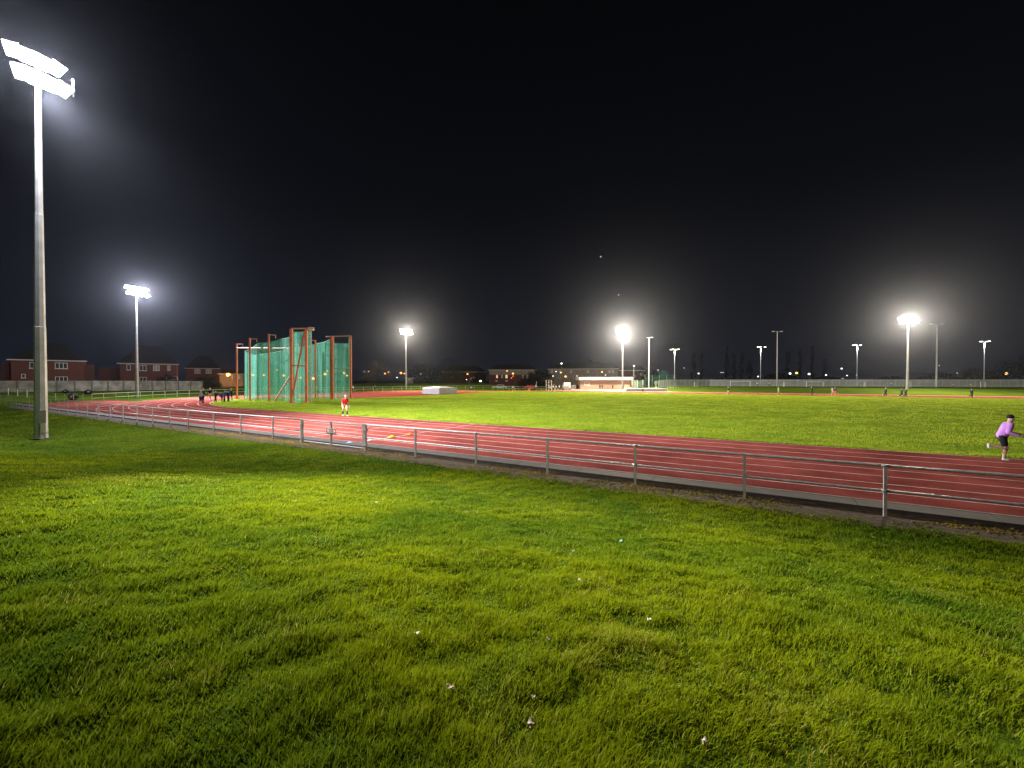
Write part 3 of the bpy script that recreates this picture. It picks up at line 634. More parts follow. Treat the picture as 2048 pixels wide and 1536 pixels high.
house('barely visible block beyond the mound left of the flats', 885, 972, 744, 215, 0, 732, [], [(942, 757, 3, 4, 1, 'paneDim'), (948, 755, 4, 2, 1, 'paneDim'), (905, 752, 3, 4, 1, 'pane')], grp='flats on the middle skyline', brick='brickd', hip=.2)
house('small pale outbuilding low behind the mast by the mat cover', 812, 826, 756, 170, 1.0, 753, [], [(819, 759, 4, 2, 1, 'paneDim')], grp='low buildings by the orange lamp', brick='render', hip=.1)

# ------------------------------------------------------------------ concrete panel wall
pw = thing('panel_wall', 'weathered concrete panel wall with slim posts below the brick houses', 'wall', (-90, 66, 0)); o = Vector((-90, 66, 0))
W0, W1 = Vector((-90, 60, 0)), Vector((-71, 94, 0)); NP = 17
def wz(p): return float(height(p.x, p.y))
for i in range(NP+1):
    p = W0.lerp(W1, i/NP); z = wz(p); an = math.atan2(W1.y-W0.y, W1.x-W0.x); q = p-o
    MB().box((q.x, q.y, z+1.02), (.2, .2, 2.1), an).build('wall_post', M['wallp'], pw)
    if i < NP:
        p2 = W0.lerp(W1, (i+.5)/NP); z = wz(p2); q = p2-o; L = (W1-W0).length/NP-.22
        mb = MB()
        for k in range(4): mb.box((q.x, q.y, z+.24+.49*k), (L, .09+.012*(k % 2), .478), an)
        mb.build('panel', M['wallc'], pw)

# ------------------------------------------------------------------ palisade fence, pitches behind it, green court net
def palisade(label, pts, hgt, m='pales', gap=.13):
    t = thing('palisade_fence', label, 'fence', pts[0]); o = pts[0].copy(); mb = MB(); rl = MB(); pps = []
    for a, b in zip(pts, pts[1:]):
        L = (b-a).length; n = int(L/gap); an = math.atan2((b-a).y, (b-a).x)
        for i in range(n):
            p = a.lerp(b, i/n); z = float(height(p.x, p.y)); q = p-o
            x, y, c, s_ = q.x, q.y, math.cos(an)*.042, math.sin(an)*.042
            mb.add([(x-c, y-s_, z-.05), (x+c, y+s_, z-.05), (x+c, y+s_, z+hgt-.08), (x, y, z+hgt), (x-c, y-s_, z+hgt-.08)], [(0, 1, 2, 3, 4)])
            if i % 17 == 0: MB().box((x, y+.08, z+hgt/2-.1), (.12, .12, hgt)).build('post', M[m], t)
        m2 = max(2, int(L/5)); cs = [a.lerp(b, i/m2) for i in range(m2+1)]
        for zz in (.35, hgt-.4): rl.tube([Vector((c.x-o.x, c.y-o.y+.04, float(height(c.x, c.y))+zz)) for c in cs], .04, 4)
    mb.build('pales', M[m], t); rl.build('rail', M[m], t)
    return t
palisade('long grey palisade fence along the top of the far bank', [P(1318, 124), P(1352, 138), P(1420, 146), P(1700, 140), P(2048, 130), P(2200, 124)], 2.45)
cn = thing('court_fence', 'dark green netting fence round the court right of the pavilion', 'fence', P(1290, 165))
mb = MB(); q = [P(1290, 165)-P(1290, 165), P(1348, 165)-P(1290, 165)]
MB().add([(0, 0, 0), (q[1].x, 0, 0), (q[1].x, 0, 4.7), (0, 0, 5.1)], [(0, 1, 2, 3)]).build('net', M['courtnet'], cn)
MB().add([(5.6, .5, 0), (9.4, .5, 0), (9.4, .5, 6.6), (6.5, .5, 7.1), (5.6, .5, 6.3)], [(0, 1, 2, 3, 4)]).build('net', M['courtnet'], cn)
for i in range(5): MB().tube([(q[1].x*i/4, 0, 0), (q[1].x*i/4, 0, 5.0)], .06, 6).build('post', M['mast'], cn)
gf = thing('mesh_gate', 'pale green mesh gate panels joining the pavilion to the court', 'fence', P(1264, 130))
for i in range(3): MB().tube([(i*1.75, 0, 0), (i*1.75, 0, 3.1)], .06, 6).build('post', M['galv_far'], gf)
MB().add([(0, 0, .05), (3.5, 0, .05), (3.5, 0, 3.0), (0, 0, 3.0)], [(0, 1, 2, 3)]).build('mesh', see_through(mat('pale_green_mesh', (.2, .42, .34), .8), .5), gf)
sg = thing('notice_board', 'small white notice board on a post before the court fence', 'notice board', P(1312, 121))
MB().box((0, 0, 1.0), (.12, .12, 2.0)).build('post', M['whitepost'], sg); MB().box((0, -.08, 2.2), (.75, .05, 1.0)).build('board', M['whitepost'], sg)

def goal(label, px0, px1, d, hgt, depth=1.4, skew=0.0, m='whitepost'):
    z = float(height(*(P((px0+px1)/2, d)).xy)); w = (px1-px0)/F*d; t = thing('goal', label, 'goal', P((px0+px1)/2, d, z), skew, 'football goals behind the palisade fence')
    MB().tube([(-w/2, 0, 0), (-w/2, 0, hgt)], .12, 6).build('upright', M[m], t); MB().tube([(w/2, 0, 0), (w/2, 0, hgt)], .12, 6).build('upright', M[m], t)
    MB().tube([(-w/2, 0, hgt), (w/2, 0, hgt)], .12, 6).build('crossbar', M[m], t)
    MB().add([(-w/2, 0, hgt), (w/2, 0, hgt), (w/2, depth, 0), (-w/2, depth, 0), (-w/2, depth*.4, hgt), (w/2, depth*.4, hgt)], [(0, 1, 5, 4), (4, 5, 2, 3)]).build('net', M['goalnet'], t)
    return t
M['goalnet'] = see_through(mat('goal_net', (.6, .6, .6), .8), .22)
goal('wide white goal left of the tall thin unlit mast', 1461, 1501, 139, 1.75); goal('wide white goal right of the tall thin unlit mast', 1613, 1647, 135, 1.6)
goal('small white goal seen from the side, nearest the pavilion', 1387, 1397, 139, 1.3, 1.6, .6); goal('white goal turned sideways beside the tall thin mast', 1562, 1574, 134, 1.3, 1.8, .9)
goal('small goal turned away left of the brightest far mast', 1723, 1736, 132, 1.5, 1.8, .7); goal('small dim goal behind the brightest far mast', 1816, 1825, 128, 1.7, 1.5, .5)
goal('small goal at the far right under the rightmost pitch light', 1960, 1972, 124, 1.6, 1.2, .2)

# ------------------------------------------------------------------ trees
def tree(name, label, px, d, w, h, m='leafd', n=1400, z0=0.0, trunk=.18, col=False, group=None, leaf=.45, gaps=.5):
    p = P(px, d); z0 = float(height(p.x, p.y)) if d < 200 else 0; t = thing(name, label, 'tree', (p.x, p.y, z0), random.uniform(0, 6), group)
    tb = MB(); tb.tube([(0, 0, -.2), (.05*w*.3, 0, h*.35), (0, .02*w, h*(.8 if not col else .95))], [h*.028, h*.018, h*.005], 7)
    ends = []
    for i in range(9 if not col else 14):
        a = random.uniform(0, 6.28); z = h*random.uniform(.2, .75); L = w*.5*random.uniform(.5, .95); L2 = L*(.3 if col else 1)
        e = Vector((math.cos(a)*L2, math.sin(a)*L2, min(h*.97, z+L*(1.4 if col else .5)))); tb.tube([(0, 0, z), e.lerp(Vector((0, 0, z)), .5)+Vector((0, 0, .1*L)), e], [h*.012, h*.008, h*.003], 5); ends.append(e)
    tb.build('trunk', M['bark'], t)
    mb = MB(); cs = []
    for i in range(26):
        a = random.uniform(0, 6.28); zz = random.uniform(trunk+.05, 1); rr = math.sin(min(1, max(.05, (1-zz)/(1-trunk)))**.6*math.pi*.5+.15) if not col else (.55+.45*math.sin(zz*3.1))
        q = random.uniform(.2, .95); cs.append((Vector((math.cos(a)*w/2*rr*q, math.sin(a)*w/2*rr*q, zz*h*.95)), w*random.uniform(.1, .2)*(1 if not col else 1.3)))
    for i in range(n):
        c, r = random.choice(cs); v = Vector((random.gauss(0, 1), random.gauss(0, 1), random.gauss(0, 1))).normalized()*r*random.uniform(.4, 1.15)
        q = c+v*Vector((1, 1, .8 if not col else 1.8)) if False else c+Vector((v.x, v.y, v.z*(.8 if not col else 2.2)))
        if q.z < .1: continue
        s = leaf*random.uniform(.5, 1.2); a1 = Vector((random.gauss(0, 1), random.gauss(0, 1), random.gauss(0, 1))).normalized(); a2 = a1.cross(Vector((random.random(), random.random(), random.random()))).normalized()
        mb.add([q-a1*s*.5, q+a2*s*.3, q+a1*s*.5, q-a2*s*.3], [(0, 1, 2, 3)])
    mb.build('crown', M[m], t)
    return t
tree('bare_tree', 'large bare tree faintly lit right of the cage with lamps in it', 757, 150, 9, 8.2, 'leafb', 2600, group=None, leaf=.25)
tree('bare_tree', 'lower bare shrubby tree left of the larger bare one', 733, 152, 6, 5, 'leafb', 1200, leaf=.25)
tg2 = 'tall poplars against the sky beyond the pitches'
for px, hh, lb in ((1387, 21, 'poplar at the left end, alone right of the first pitch light'), (1403, 20, 'poplar second from the left, close to the first'), (1453, 24, 'tallest poplar of the middle cluster'),
                   (1468, 20, 'poplar just right of the tallest one'), (1484, 21, 'poplar left of the second pitch light'), (1499, 18, 'shorter poplar close to the second pitch light'), (1575, 21, 'poplar right of the tall thin unlit mast'),
                   (1600, 22, 'poplar above the brightest skyline lamps'), (1625, 25, 'tall poplar alone, midway to the white pitch light'), (1650, 18, 'lowest poplar at the right end of the row')):
    tree('poplar_tree', lb, px, 250, 3.4, hh, 'leafd', 900, col=True, group=tg2, leaf=.7)
hg = 'dark trees and bushes along the skyline'
for nm, lb, px, d, w, h, mm in (('evergreen_bush', 'dark bush before the second brick house', 335, 101, 5, 3.4, 'leafd'), ('evergreen_bush', 'broad dark bush at the end of the concrete wall', 405, 98, 4.8, 3.0, 'leafd'),
        ('evergreen_bush', 'dark bush right of the wall end, next to the low building', 425, 104, 5, 2.7, 'leafd'),
        ('round_tree', 'dark round tree at the left flats', 1075, 190, 8, 7.6, 'leafd'), ('round_tree', 'dark round tree between the flats and the terrace', 1092, 186, 8, 6.5, 'leafd'),
        ('round_tree', 'dark tree behind the left flats', 1030, 225, 24, 11.5, 'leafd'), ('round_tree', 'wide dark tree behind the terrace, left part', 1130, 228, 26, 12, 'leafd'), ('round_tree', 'wide dark tree behind the terrace, right part', 1190, 230, 26, 13, 'leafd'),
        ('round_tree', 'dark tree above the mesh gate right of the pavilion', 1300, 200, 14, 9, 'leafd'), ('round_tree', 'big dark tree above the mound', 905, 190, 22, 11, 'leafd'),
        ('round_tree', 'dark tree left of the big one above the mound', 850, 185, 18, 8.5, 'leafd'),
        ('round_tree', 'low spreading dark tree near the right end of the palisade fence', 1960, 185, 18, 7.0, 'leafd'), ('round_tree', 'tall dark tree at the right edge of the view', 2040, 180, 22, 11.5, 'leafd')):
    tree(nm, lb, px, d, w, h, mm, 2200, group=hg, leaf=.28 if d < 120 else .6, trunk=.05 if 'bush' in nm else .15)
# long far hedge, reads as one mass
mb = MB()
for i in range(9000):
    px = random.uniform(1345, 2090); d = random.uniform(212, 222); zt = 4.2+1.5*math.sin(px*.021)+1.2*math.sin(px*.057+1); z = random.uniform(0, zt); q = P(px, d, z); s = random.uniform(.3, .8)
    a1 = Vector((random.gauss(0, 1), random.gauss(0, 1), random.gauss(0, 1))).normalized(); a2 = a1.cross(Vector((.3, .5, .8))).normalized()
    mb.add([q-a1*s, q+a2*s*.7, q+a1*s, q-a2*s*.7], [(0, 1, 2, 3)])
tag(mb.build('far_hedge', M['leafd']), 'far dark belt of scrub beyond the pitches on the right', 'scrub', kind='stuff')

# ------------------------------------------------------------------ cars
def car(label, px, d, m, rz=0.0):
    p = P(px, d); t = thing('parked_car', label, 'car', (p.x, p.y, float(height(p.x, p.y))), rz, 'cars parked left of the pavilion')
    prof = [(-2.1, .35), (-2.1, .75), (-1.85, .85), (-1.2, .92), (-.6, 1.42), (.75, 1.45), (1.45, .95), (2.0, .85), (2.15, .6), (2.15, .35)]
    k = len(prof); vs = [(x, -.85, z) for x, z in prof]+[(x, .85, z) for x, z in prof]
    MB().add(vs, [tuple(range(k)), tuple(range(2*k-1, k-1, -1))]+[(i, i+k, (i+1) % k+k, (i+1) % k) for i in range(k)]).build('body', m, t)
    MB().add([(-1.0, -.87, .98), (-.55, -.87, 1.34), (.7, -.87, 1.36), (1.25, -.87, .98)], [(0, 1, 2, 3)]).build('side_window', M['pane'], t)
    for sx in (-1.3, 1.3):
        for sy in (-.8, .8): MB().tube([(sx, sy-.1, .32), (sx, sy+.1, .32)], .32, 14).build('wheel', M['tyre'], t)
car('white parked car, leftmost behind the low railing', 1000, 126, M['carw']); car('red parked car behind the low railing', 1060, 126, M['carr'], .1)
car('dark parked car nearest the pavilion', 1150, 140, M['dark'], .2)

# ------------------------------------------------------------------ people
def skinned(name, pts, edges, rad, m, parent, sub=1, root=0):
    me = bpy.data.meshes.new(name); me.from_pydata([tuple(p) for p in pts], edges, []); me.update()
    o = bpy.data.objects.new(name, me); COL.objects.link(o); o.parent = parent
    md = o.modifiers.new('skin', 'SKIN'); md.use_smooth_shade = True
    sv = me.skin_vertices[0].data if me.skin_vertices else None
    if sv is None:
        import bmesh; bm = bmesh.new(); bm.from_mesh(me); bm.verts.layers.skin.verify(); bm.to_mesh(me); bm.free(); sv = me.skin_vertices[0].data
    for i, r in enumerate(rad):
        rr = r if isinstance(r, tuple) else (r, r)
        sv[i].radius = rr; sv[i].use_root = (i == root)
    if sub: s = o.modifiers.new('sub', 'SUBSURF'); s.levels = sub; s.render_levels = sub
    me.materials.append(m); return o
def garment(name, tubes, m, parent, s, fine):
    mb = MB()
    for pts, rs in tubes:
        q = [Vector(p) for p in pts]
        for i in range(len(q)-1):
            mb.tube([q[i], q[i+1]], [rs[i], rs[i+1]], 10)
        for p, r_ in zip(q, rs): mb.ball(p, r_*1.0, (1, 1, 1), 10, 8)
    o = mb.build(name, m, parent)
    md = o.modifiers.new('remesh', 'REMESH'); md.mode = 'VOXEL'; md.voxel_size = .016 if fine else .035; md.use_smooth_shade = True
    sm = o.modifiers.new('smooth', 'SMOOTH'); sm.factor = .5; sm.iterations = 3 if fine else 1
    return o
def person(label, loc, rz, h=1.75, lean=0.0, legs=((.1, .05), (-.1, .05)), arms=((.1, .25, .1), (.1, .25, .1)), top='red', bottom='black', long_legs=True, long_arms=True,
           hair='hairb', shoes='white', head_turn=0, fine=False, group=None, cap=None, socks=None, side_lean=0, bottom_len=.5, glove=None, bend_neck=0.0, bulk=1.0):
    """legs: (thigh swing forward, knee bend); arms: (shoulder swing forward, elbow bend, outwards). Local +Y is forward."""
    s = h/1.75; t = thing('person', label, 'person', loc, rz, group)
    def rot(v, a): c, q = math.cos(a), math.sin(a); return Vector((v.x, v.y*c-v.z*q, v.y*q+v.z*c))   # about local X
    def down(a, L, out=0.0): v = Vector((math.sin(out), 0, -math.cos(out)))*L; return rot(v, a)
    TL, SL = .43*s, .42*s; ends = []
    for sgn, (a, k) in zip((-1, 1), legs):
        hp = Vector((sgn*.095*s, 0, 0)); kn = hp+down(a, TL); an = kn+down(a-k, SL); ends.append((hp, kn, an, a-k))
    low = min(e[2].z for e in ends)-.075*s; pz = -low; B = Vector((0, 0, pz))
    def up_(L, x=0): v = rot(Vector((x, 0, L)), -lean); v.x += side_lean*L; return v
    pel = B; wa = B+up_(.13*s); ch = B+up_(.36*s); nk = B+up_(.50*s); 
    ht = up_(.60*s); hd0 = B+rot(ht-Vector((0, 0, 0)), -bend_neck*.2); hd1 = hd0+rot(Vector((0, 0, .13*s)), -lean*.3-bend_neck)
    pts = [pel, wa, ch, nk, hd0, hd1]; rad = [(.125*s, .09*s), (.105*s, .08*s), (.12*s, .085*s), .052*s, .078*s, .086*s]; ed = [(0, 1), (1, 2), (2, 3), (3, 4), (4, 5)]
    LG = []
    for sgn, (hp, kn, an, fa) in zip((-1, 1), ends):
        i = len(pts); hp, kn, an = hp+B, kn+B, an+B; toe = an+rot(Vector((0, .15*s, -.035*s)), max(-1.3, min(.3, fa*.8)) if abs(fa) > .5 else 0)
        pts += [hp+Vector((0, 0, -.02*s)), kn, kn.lerp(an, .35)+rot(Vector((0, -.02*s, 0)), fa), an, toe]; rad += [.088*s, .055*s, .055*s, .036*s, .035*s]; ed += [(0, i), (i, i+1), (i+1, i+2), (i+2, i+3), (i+3, i+4)]; LG.append((hp, kn, an, toe, fa))
    AR = []
    for sgn, (a, k, out) in zip((-1, 1), arms):
        i = len(pts); sh = B+up_(.455*s, sgn*.175*s); v = Vector((sgn*math.sin(out), 0, -math.cos(out)))*.29*s; el = sh+rot(v, a-lean*.4); wv = Vector((sgn*math.sin(out)*.6, 0, -math.cos(out*.6)))*.25*s; wr = el+rot(wv, a-lean*.4+k)
        hv = rot(Vector((0, 0, -.09*s)), a-lean*.4+k+.1); pts += [sh, el, wr, wr+hv]; rad += [.056*s, .041*s, .028*s, (.036*s, .02*s)]; ed += [(2, i), (i, i+1), (i+1, i+2), (i+2, i+3)]
        sx = Vector((0, 1, 0)); fwd = hv.normalized(); lat = rot(Vector((0, 1, 0)), a-lean*.4+k)
        AR.append((sh, el, wr, wr+hv))
        if fine:
            for f_, L in enumerate((.065, .078, .072, .055)):
                j = len(pts); b_ = wr+hv+lat*(.027-.018*f_)*s; c_ = b_+fwd*L*s*.5; d_ = c_+(fwd*.8+Vector((-sgn*.5, 0, 0)))*L*s*.45; pts += [b_, c_, d_]; rad += [.0095*s, .009*s, .0075*s]; ed += [(i+3, j), (j, j+1), (j+1, j+2)]
            j = len(pts); b_ = wr+hv*.35+lat*.03*s; pts += [b_, b_+(lat*.7+fwd*.6)*.035*s, b_+(lat*.7+fwd*.6)*.035*s+fwd*.028*s]; rad += [.011*s, .010*s, .008*s]; ed += [(i+2, j), (j, j+1), (j+1, j+2)]
    skinned('body', pts, ed, rad, M['skin'], t, 1)
    # nose, eyes, ears are small: part of a face piece for the near figures
    fw = rot(Vector((0, 1, 0)), -lean*.3-bend_neck); fu = rot(Vector((0, 0, 1)), -lean*.3-bend_neck); hc = hd0.lerp(hd1, .45)
    if fine:
        n = MB(); n.add([hc+fw*.085*s+fu*.02*s, hc+fw*.075*s-fu*.03*s+Vector((.015*s, 0, 0)), hc+fw*.075*s-fu*.03*s-Vector((.015*s, 0, 0)), hc+fw*.112*s-fu*.022*s], [(0, 1, 3), (0, 3, 2), (1, 2, 3)]); n.build('nose', M['skin'], t)
        MB().box(hc+fw*.082*s-fu*.052*s, (.045*s, .01, .01)).build('mouth', M['pink'], t)
        for e in (-1, 1):
            MB().ball(hc+fw*.078*s+Vector((e*.03*s, 0, 0))+fu*.014*s, .011*s).build('eye', M['black'], t, True); MB().ball(hc+Vector((e*.088*s, 0, -.01)), .026*s, (.4, .7, 1.1)).build('ear', M['skin'], t, True)
    # hair or cap
    hm = M[cap] if cap else M[hair]; MB().ball(hd1-fw*.018*s+fu*.012*s, .095*s, (.92, 1.04, .82), 12, 8).build('cap' if cap else 'hair', hm, t, True)
    if cap: c = hd1+fw*.12*s; MB().box(c, (.12*s, .12*s, .015)).build('cap_peak', hm, t)
    # top: chest built from two side-by-side barrels so that it is wider than deep
    w_ = .055*s; X = Vector((w_, 0, 0)); tb = []
    for sg in (-1, 1):
        tb.append(([B+X*sg*.9+up_(.045*s), wa+X*sg, ch+X*sg*1.25, B+X*sg*1.1+up_(.44*s)], [.112*s*bulk, .105*s*bulk, .112*s*bulk, .072*s]))
    tb.append(([B+up_(.42*s), B+up_(.505*s)], [.09*s, .064*s]))
    for sh, el, wr, hx in AR:
        if long_arms: tb.append(([B+up_(.43*s), sh, el, wr], [.08*s, .07*s*bulk, .054*s*bulk, .042*s]))
        else: tb.append(([B+up_(.43*s), sh, sh.lerp(el, .6)], [.08*s, .072*s, .066*s]))
    garment('shirt', tb, M[top], t, s, fine)
    tb = [([B-X*.9+up_(.02*s), B+X*.9+up_(.02*s)], [.108*s, .108*s])]
    for hp, kn, an, toe, fa in LG:
        if long_legs: tb.append(([hp, kn, kn.lerp(an, .4), an+(kn-an)*.08], [.1*s, .068*s, .066*s, .05*s]))
        else: tb.append(([hp, hp.lerp(kn, bottom_len)], [.105*s, .09*s]))
    garment('trousers' if long_legs else 'shorts', tb, M[bottom], t, s, fine)
    for hp, kn, an, toe, fa in LG:
        skinned('shoe', [an+(toe-an)*-.28, an+(toe-an)*.45, toe], [(0, 1), (1, 2)], [(.045*s, .05*s), (.048*s, .045*s), (.042*s, .032*s)], M[shoes], t, 1)
        if socks: skinned('sock', [kn.lerp(an, .12), kn.lerp(an, .45), an+(kn-an)*.03], [(0, 1), (1, 2)], [.064*s, .064*s, .046*s], M[socks], t, 1)
    return t
RIGHT, LEFT, AWAY, TOW = -math.pi/2, math.pi/2, 0.0, math.pi
def at(px, py): q = G(px, py); q.z = .016; return q
person('runner in a loose purple top and black shorts, sprinting right', at(2004, 924), RIGHT-.56, 1.74, .36, ((.4, .6), (.15, 2.05)), ((.3, 1.2, .15), (-.15, 1.5, .3)),
       'purple', 'black', False, True, hair='hairb', cap='black', shoes='white', fine=True, bottom_len=.62, bulk=1.22)
person('person in red shirt, pale shorts and black socks walking at the grass edge', at(690, 833), TOW+.75, 1.74, .1, ((.32, .12), (-.25, .2)), ((-.05, .22, .28), (.12, .2, .3)), 'red', 'cream', False, False,
       hair='hairw', shoes='white', fine=True, socks='black', bottom_len=.6, bend_neck=.35)
ag = 'athletes gathered at the left bend'
person('person in a grey hooded top, leftmost of the group on the track', at(401, 808.5), AWAY+.2, 1.62, .05, ((.05, .05), (-.05, .05)), ((.5, 1.2, .1), (.5, 1.2, .1)), 'grey', 'navy', True, True, 'hairw', 'grey', group=ag)
person('tall bald person in dark clothes beside the grey hooded figure', at(406, 807.2), AWAY-.3, 1.88, .05, ((.05, .05), (-.05, .05)), top='dark', bottom='navy', hair='hairw', shoes='dark', group=ag)
person('fair-haired person in black farther round the bend', at(420, 800.3), TOW, 1.74, .02, ((.1, .1), (-.1, .1)), ((.2, .9, .3), (.2, .9, .3)), top='black', bottom='pink', long_legs=False, hair='hairw', shoes='white', group=ag)
person('slim person all in black standing on the grass tip', at(431, 805.8), RIGHT, 1.5, .05, ((.05, .05), (-.05, .05)), ((.4, 1.2, .1), (.4, 1.2, .1)), top='black', bottom='black', hair='hairw', shoes='white', group=ag)
person('person bending in a violet top with bare pale legs', at(443.5, 806), TOW, 1.5, .35, ((.1, .1), (-.05, .05)), top='violet', bottom='violet', long_legs=False, hair='hairb', shoes='white', group=ag, bottom_len=.4)
person('person in a bright blue jacket and dark trousers behind the violet one', at(448.5, 805), RIGHT+.5, 1.68, .3, ((.1, .1), (-.05, .05)), ((.4, .8, .2), (.4, .8, .2)), top='blue', bottom='black', hair='hairb', shoes='dark', group=ag)
person('person in a navy tracksuit with pale shoes, right of the blue jacket', at(456.5, 805.6), TOW, 1.62, .15, ((.05, .05), (-.05, .05)), top='navy', bottom='navy', hair='hairb', shoes='yellow', group=ag)
person('fair-haired person in black, rightmost of the group near the first cage post', at(463, 803.2), LEFT+.4, 1.78, .05, ((.1, .1), (-.1, .1)), ((.6, 1.1, .3), (.6, 1.1, .3)), top='black', bottom='black', long_legs=False, hair='hairw', shoes='white', group=ag)
RUN = ((.75, .9), (-.35, 1.3)); RA = ((.7, 1.4, .15), (-.6, 1.4, .15))
rg2 = 'runners on the far side of the track'
person('person in a lime top seen through the cage net', at(533, 786.5), RIGHT, 1.75, .1, RUN, RA, 'lime', 'dark', group=rg2)
person('runner in a pale mint top just right of the last cage post', at(706, 784.0), LEFT, 1.75, .1, RUN, RA, 'mint', 'black', False, False, group=rg2, hair='hairw')
person('dark runner with bare legs between the cage and the mast', at(750, 783.8), LEFT, 1.75, .12, RUN, RA, 'dark', 'black', False, False, group=rg2, hair='hairw')
person('small figure in pale blue right of the grey mat cover', at(942, 782.7), RIGHT, 1.6, .1, RUN, RA, 'lblue', 'black', group=rg2)
person('runner in white leaning forward before the pale railing', at(1027, 783.2), LEFT, 1.75, .3, RUN, RA, 'white', 'dark', False, True, group=rg2, shoes='yellow')
person('person in a white top beside the low railing, left of the grey frame', at(1072, 781.2), TOW, 1.75, .0, top='white', bottom='dark', group=rg2)
eg = 'people and kit crowded left of the pavilion'
for px, py, tp, bt, lb, ln in ((1101, 783.8, 'grey', 'violet', 'person in grey with violet legs, bending at the left of the crowd', .5), (1107, 782.2, 'white', 'navy', 'person in a white top leaning over next to the grey frame', .35),
        (1112, 782.6, 'white', 'violet', 'person in white with violet trousers in the middle of the crowd', .3), (1119, 782, 'mint', 'navy', 'person in a pale mint top at the right of the crowd', .2),
        (1126, 781.6, 'white', 'dark', 'person in a white jacket and dark trousers by the white van', .1), (1108.5, 780.0, 'black', 'black', 'person in black with a fair head standing tall behind the crowd', 0)):
    person(lb, at(px, py), random.uniform(-2, 2), 1.72, ln, ((.15, .1), (-.15, .1)), ((.5, .9, .3), (.3, .6, .3)), tp, bt, group=eg, hair=random.choice(['hairw', 'hairb']))
person('person in black at the pavilion wall, left of a pair', at(1200, 778.8), TOW, 1.75, 0, top='black', bottom='black', group='people by the pavilion')
person('person in dark grey at the pavilion wall, right of a pair', at(1204.5, 778.7), TOW, 1.75, 0, top='dark', bottom='dark', group='people by the pavilion')
person('person in dark clothes alone against the pavilion wall', at(1225.5, 778.7), TOW, 1.75, 0, top='dark', bottom='black', group='people by the pavilion')
person('runner in an orange top before the long white cover', at(1286, 785.2), LEFT, 1.75, .1, ((.3, .5), (-.2, .6)), RA, 'orange', 'black', group=rg2)
for px, py, tp, bt, lb, ln, ll, hr in ((1457, 790.2, 'black', 'cream', 'far runner in a black vest with bare legs below the wide goal', .08, False, 'hairw'), (1558, 790.9, 'tan', 'tan', 'far runner in tan clothes under the tall thin mast', .15, True, 'hairw'),
        (1624, 791.4, 'black', 'black', 'far runner all in black below the second wide goal', .08, True, 'hairb'), (1666, 791.5, 'grey', 'pink', 'far person in grey with pink legs', .2, True, 'hairb'), (1671.5, 791, 'dark', 'orange', 'far person in dark top and orange trousers', .2, True, 'hairb'),
        (1771, 794.6, 'black', 'black', 'far runner in black with a white cap left of the brightest far mast', .12, True, 'hairw'), (1803, 795.6, 'dark', 'black', 'far runner in grey, left of the two passing the brightest far mast', .15, True, 'hairb'),
        (1811, 796.4, 'dark', 'black', 'far runner striding with legs apart at the foot of the brightest far mast', .15, True, 'hairw'), (1943, 797.6, 'black', 'dark', 'far runner in dark clothes, last one on the right', .1, True, 'hairb')):
    person(lb, at(px, py), LEFT if px < 1700 else RIGHT, 1.78, ln, RUN if px != 1624 else ((.2, .2), (-.1, .2)), RA, tp, bt, ll, True, hr, 'white' if px != 1624 else 'black', group=rg2, cap='white' if px == 1771 else None, bottom_len=.3)
for px, d, tp, lb in ((1515, 138, 'white', 'pitch player in white between the goals, behind the fence'), (1539, 137, 'whitepost', 'pitch player in a pale kit near the tall thin mast'), (1783, 130, 'lblue', 'pitch player in pale blue left of the brightest far mast'), (1906, 127, 'white', 'crouching pitch player in white right of the tall unlit mast'),
                      (1941, 126, 'cream', 'crouching pitch player in cream left of the last goal')):
    q = P(px, d); q.z = float(height(q.x, q.y)); person(lb, q, random.uniform(0, 6), 1.7 if px < 1900 else 1.2, .1, RUN, RA, tp, 'dark', group='players on the pitch behind the palisade fence')

# ------------------------------------------------------------------ kit left of the pavilion
fr = thing('judges_stand', 'grey stepped metal judges stand left of the crowd', 'stand', P(1098, 116))
for x in (-.75, 0, .75):
    for y in (0, 1.2): MB().tube([(x, y, 0), (x, y, 3.0)], .05, 5).build('upright', M['galv_far'], fr)
for z in (.8, 1.5, 2.2, 3.0): MB().box((0, .6, z), (1.6, 1.3, .07)).build('step', M['galv_far'], fr)
vn = thing('white_van', 'white van parked behind the crowd left of the pavilion', 'van', P(1134, 128), 1.35)
MB().add([(-2, -.9, .3), (2.2, -.9, .3), (2.2, -.9, 2.0), (1.9, -.9, 2.25), (-1.2, -.9, 2.25), (-1.9, -.9, 1.2), (-2, .9, .3), (2.2, .9, .3), (2.2, .9, 2.0), (1.9, .9, 2.25), (-1.2, .9, 2.25), (-1.9, .9, 1.2)],
         [(0, 1, 2, 3, 4, 5), (11, 10, 9, 8, 7, 6)]+[(i, i+6, (i+1) % 6+6, (i+1) % 6) for i in range(6)]).build('body', M['carw'], vn)
MB().add([(-1.75, -.92, 1.25), (-.2, -.92, 1.25), (-.2, -.92, 1.95), (-1.2, -.92, 1.95)], [(0, 1, 2, 3)]).build('side_window', M['pane'], vn)
for x in (-1.3, 1.4):
    for y in (-.85, .85): MB().tube([(x, y-.1, .33), (x, y+.1, .33)], .33, 12).build('wheel', M['tyre'], vn)
cg = thing('wire_crate', 'white wire crate standing right of the crowd', 'crate', P(1146, 114))
mb = MB()
for i in range(7): mb.tube([(-.75+.25*i, -.5, 0), (-.75+.25*i, -.5, 1.45)], .03, 4).tube([(-.75+.25*i, .5, 0), (-.75+.25*i, .5, 1.45)], .03, 4)
for z in (.05, .5, 1.0): mb.box((0, -.5, z), (1.5, .05, .05)).box((0, .5, z), (1.5, .05, .05))
